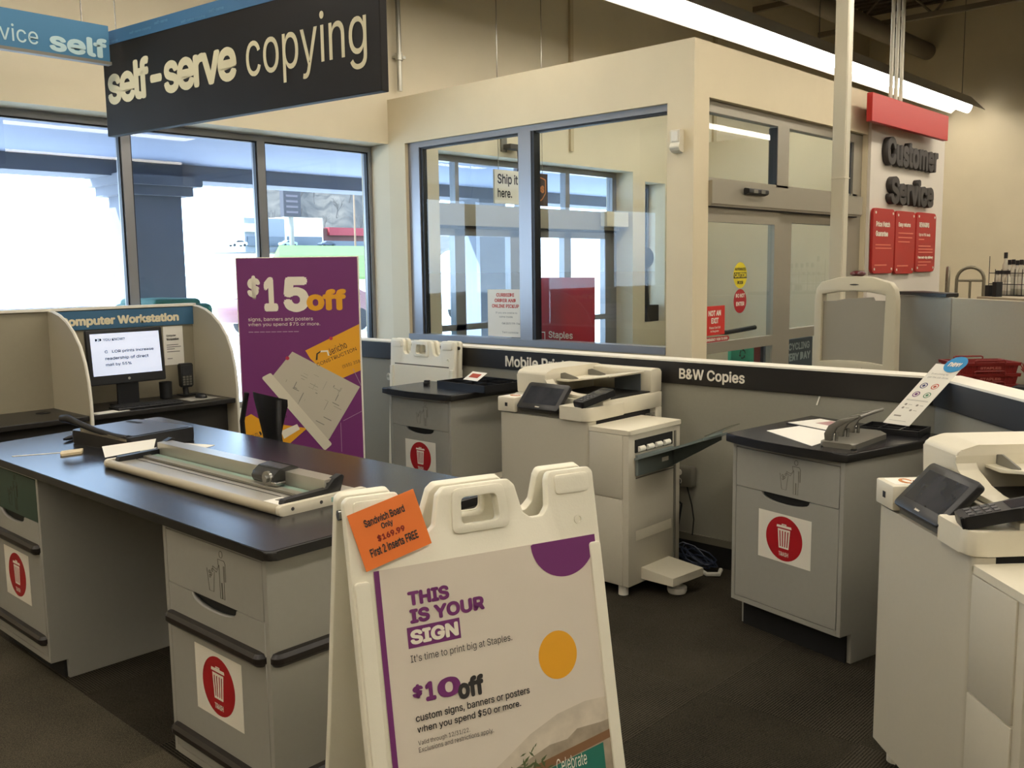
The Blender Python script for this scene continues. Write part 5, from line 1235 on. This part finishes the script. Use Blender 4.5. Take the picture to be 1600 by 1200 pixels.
b = MB(); b.tube([(5.70, 3.62, 1.165), (6.05, 3.62, 1.168), (6.35, 3.66, 1.145), (6.8, 3.66, 1.16)], .018, 8); o = b.build('barrier_belt', BLKM, smooth=True); tag(o, 'black rail seen through the lower part of the sliding door', 'rail')
def floorboard(name, label, cat, x, y, w, z1, mat, items, imat):
    t = thing(name, label, cat, (x, y, 0)); b = MB(); b.box(0, w, 0, .03, .02, z1); b.build('board', mat, t)
    b = MB(); b.box(.05, w-.05, -.15, .18, 0, .02); b.build('foot', GREY, t)
    texts(frame((0, 0, 0), *FY), items, 'lettering', imat, t, .001); return t
t = floorboard('recycling_poster', 'mint green recycling poster low behind the sliding door', 'poster', 6.68, 3.80, .37, 1.01, M('recycle_teal', '3fae8a', .6), [('RECYCLE', .06, .84, .29, .87, .02)], DARKP)
b = MB(); F = frame((0, 0, 0), *FY)
for k in range(3):
    a0 = 120*k; addflat(b, F, [[(.18+r_*math.cos(math.radians(a_)), .935+r_*.8*math.sin(math.radians(a_))) for r_, a_ in ((.05, a0), (.05, a0+35), (.05, a0+70), (.062, a0+70), (.042, a0+98), (.026, a0+70), (.038, a0+70), (.038, a0+35), (.038, a0))]], .001)
b.build('recycle_arrows', DARKP, t)
t = floorboard('recycling_poster', 'dark grey recycling day poster low behind the fixed door panel', 'poster', 7.22, 3.80, .92, 1.0, M('poster_slate', '3a4247', .6), [('RECYCLING', .34, .90, .86, .965, .02), ('EVERY DAY', .34, .805, .88, .875, .04)], M('poster_slate_text', 'aeb0aa', .6))
texts(frame((7.22, 3.80, 0), *FY), [("IT'S", .03, .90, .12, .96, .03), ('DAY', .03, .81, .14, .87, .03)], 'side_lettering', M('poster_slate_text', 'aeb0aa', .6), t, .001)
b = MB(); b.box(7.07, 7.2, 3.82, 3.85, 0, 1.0); o = b.build('red_banner', M('banner_red', '7b2a26', .6)); tag(o, 'narrow dark red banner between the mint and the slate recycling posters', 'banner')
# hanging shipping sign
t = thing('hanging_sign', 'white and brown Ship it here sign hanging inside the vestibule', 'sign', (6.165, 5.90, 2.235))
b = MB(); b.box(0, .455, 0, .02, 0, .30); b.build('white_panel', WHT, t)
b = MB(); b.box(.455, .725, 0, .02, 0, .30); br = b.build('brown_panel', M('ship_brown', '3b2a20', .6), t)
F = frame((0, 0, 0), *FY)
texts(F, [('Ship it', .035, .155, .305, .265, .015), ('here.', .035, .055, .225, .135, .015)], 'lettering', DARKP, t, .001)
sh1 = fillet([(.49, .25), (.595, .275), (.70, .25), (.70, .12), (.65, .06), (.595, .03), (.54, .06), (.49, .12)], .02); sh2 = [(.595+(x-.595)*.88, .155+(y-.155)*.9) for x, y in sh1]
flat(F, [sh1, sh2], .001).build('shield_outline', M('ship_gold', 'a8662e', .5), br); texts(F, [('ups', .515, .10, .675, .19, .04)], 'shield_lettering', M('ship_gold', 'a8662e', .5), br, .001)
for x in (.06, .66):
    b = MB(); b.cyl((x, .01, .30), (x, .01, 2.8), .003, seg=5); b.build('hanging_wire', STEEL, t)
t, F = decal('window_notice', 'white curbside pickup notice taped low on the vestibule window', 'notice', (5.568, 5.03, 1.10), [[(-.40, 0), (0, 0), (0, .385), (-.40, .385)]], WHT, (), fr_=FX)
texts(F, [('CURBSIDE', -.30, .325, -.10, .355, .03), ('ORDER AND', -.32, .28, -.08, .31, .03), ('ONLINE PICKUP', -.35, .235, -.05, .265, .03)], 'red_lettering', M('notice_red', 'c0584c', .6), t, .0016)
texts(F, [('If you are unable to', -.31, .185, -.07, .203, 0), ('come inside', -.27, .155, -.12, .172, 0), ('Call (317) 779-7241', -.24, .10, -.03, .118, .01), ('Text curbside', -.24, .03, -.06, .045, .0)], 'dark_lettering', GREY, t, .0016)
t = thing('store_poster', 'red store poster board standing inside the vestibule window', 'poster', (5.86, 4.555, 0)); t['label'] = 'red store poster board with white lettering standing inside the vestibule window'
b = MB(); b.box(0, .02, 0, .63, .02, 1.575); b.build('board', M('poster_red', 'a81f26', .5), t)
b = MB(); b.box(-.15, .17, .05, .57, 0, .02); b.build('foot', GREY, t)
F = frame((0, .63, 0), *FX)
texts(F, [('Staples', .165, 1.068, .42, 1.138, .01)], 'lettering', WHTP, t, .001)
flat(F, [[(.04, 1.065), (.048, 1.065), (.048, 1.122), (.12, 1.122), (.12, 1.065), (.128, 1.065), (.128, 1.13), (.04, 1.13)]], .001).build('logo_mark', WHTP, t)
t = thing('round_head_stand', 'black stand with a round head on the narrow window sill', 'stand', (9.70, 6.685, .983))
b = MB(); b.box(-.13, .12, -.08, .08, 0, .20, .006); b.build('base', BLKM, t)
b = MB(); b.tube([(-.10, 0, .20), (-.09, 0, .50), (-.08, 0, .70)], [.075, .05, .035], 12); b.build('neck', BLKM, t, True)
b = MB(); b.lathe([(.001, -.13), (.06, -.115), (.10, -.06), (.11, 0), (.10, .06), (.06, .115), (.001, .13)], (-.07, 0, .78), 20); b.build('head', BLKM, t, True)
t = thing('wall_camera', 'small dark camera bracket with a dangling cable high on the vestibule inner wall', 'camera', (6.98, 6.558, 2.86))
b = MB(); b.box(-.04, .04, -.02, 0, -.05, .1, .004); b.build('mount', GREY, t)
b = MB(); b.box(-.02, .18, -.12, -.02, -.03, .02, .004); b.build('camera_body', DARKP, t)
b = MB(); b.tube([(.15, -.06, -.03), (.16, -.06, -.2), (.14, -.06, -.25), (.18, -.05, -.32), (.16, -.06, -.45)], .006, 6); b.build('cable', BLKM, t)
t = thing('door_operator', 'cream operator box at the right end of the outer door header', 'door operator', (8.75, 6.60, 2.12))
b = MB(); b.box(0, .42, 0, .095, 0, .17, .006); b.build('housing', CREAM, t)
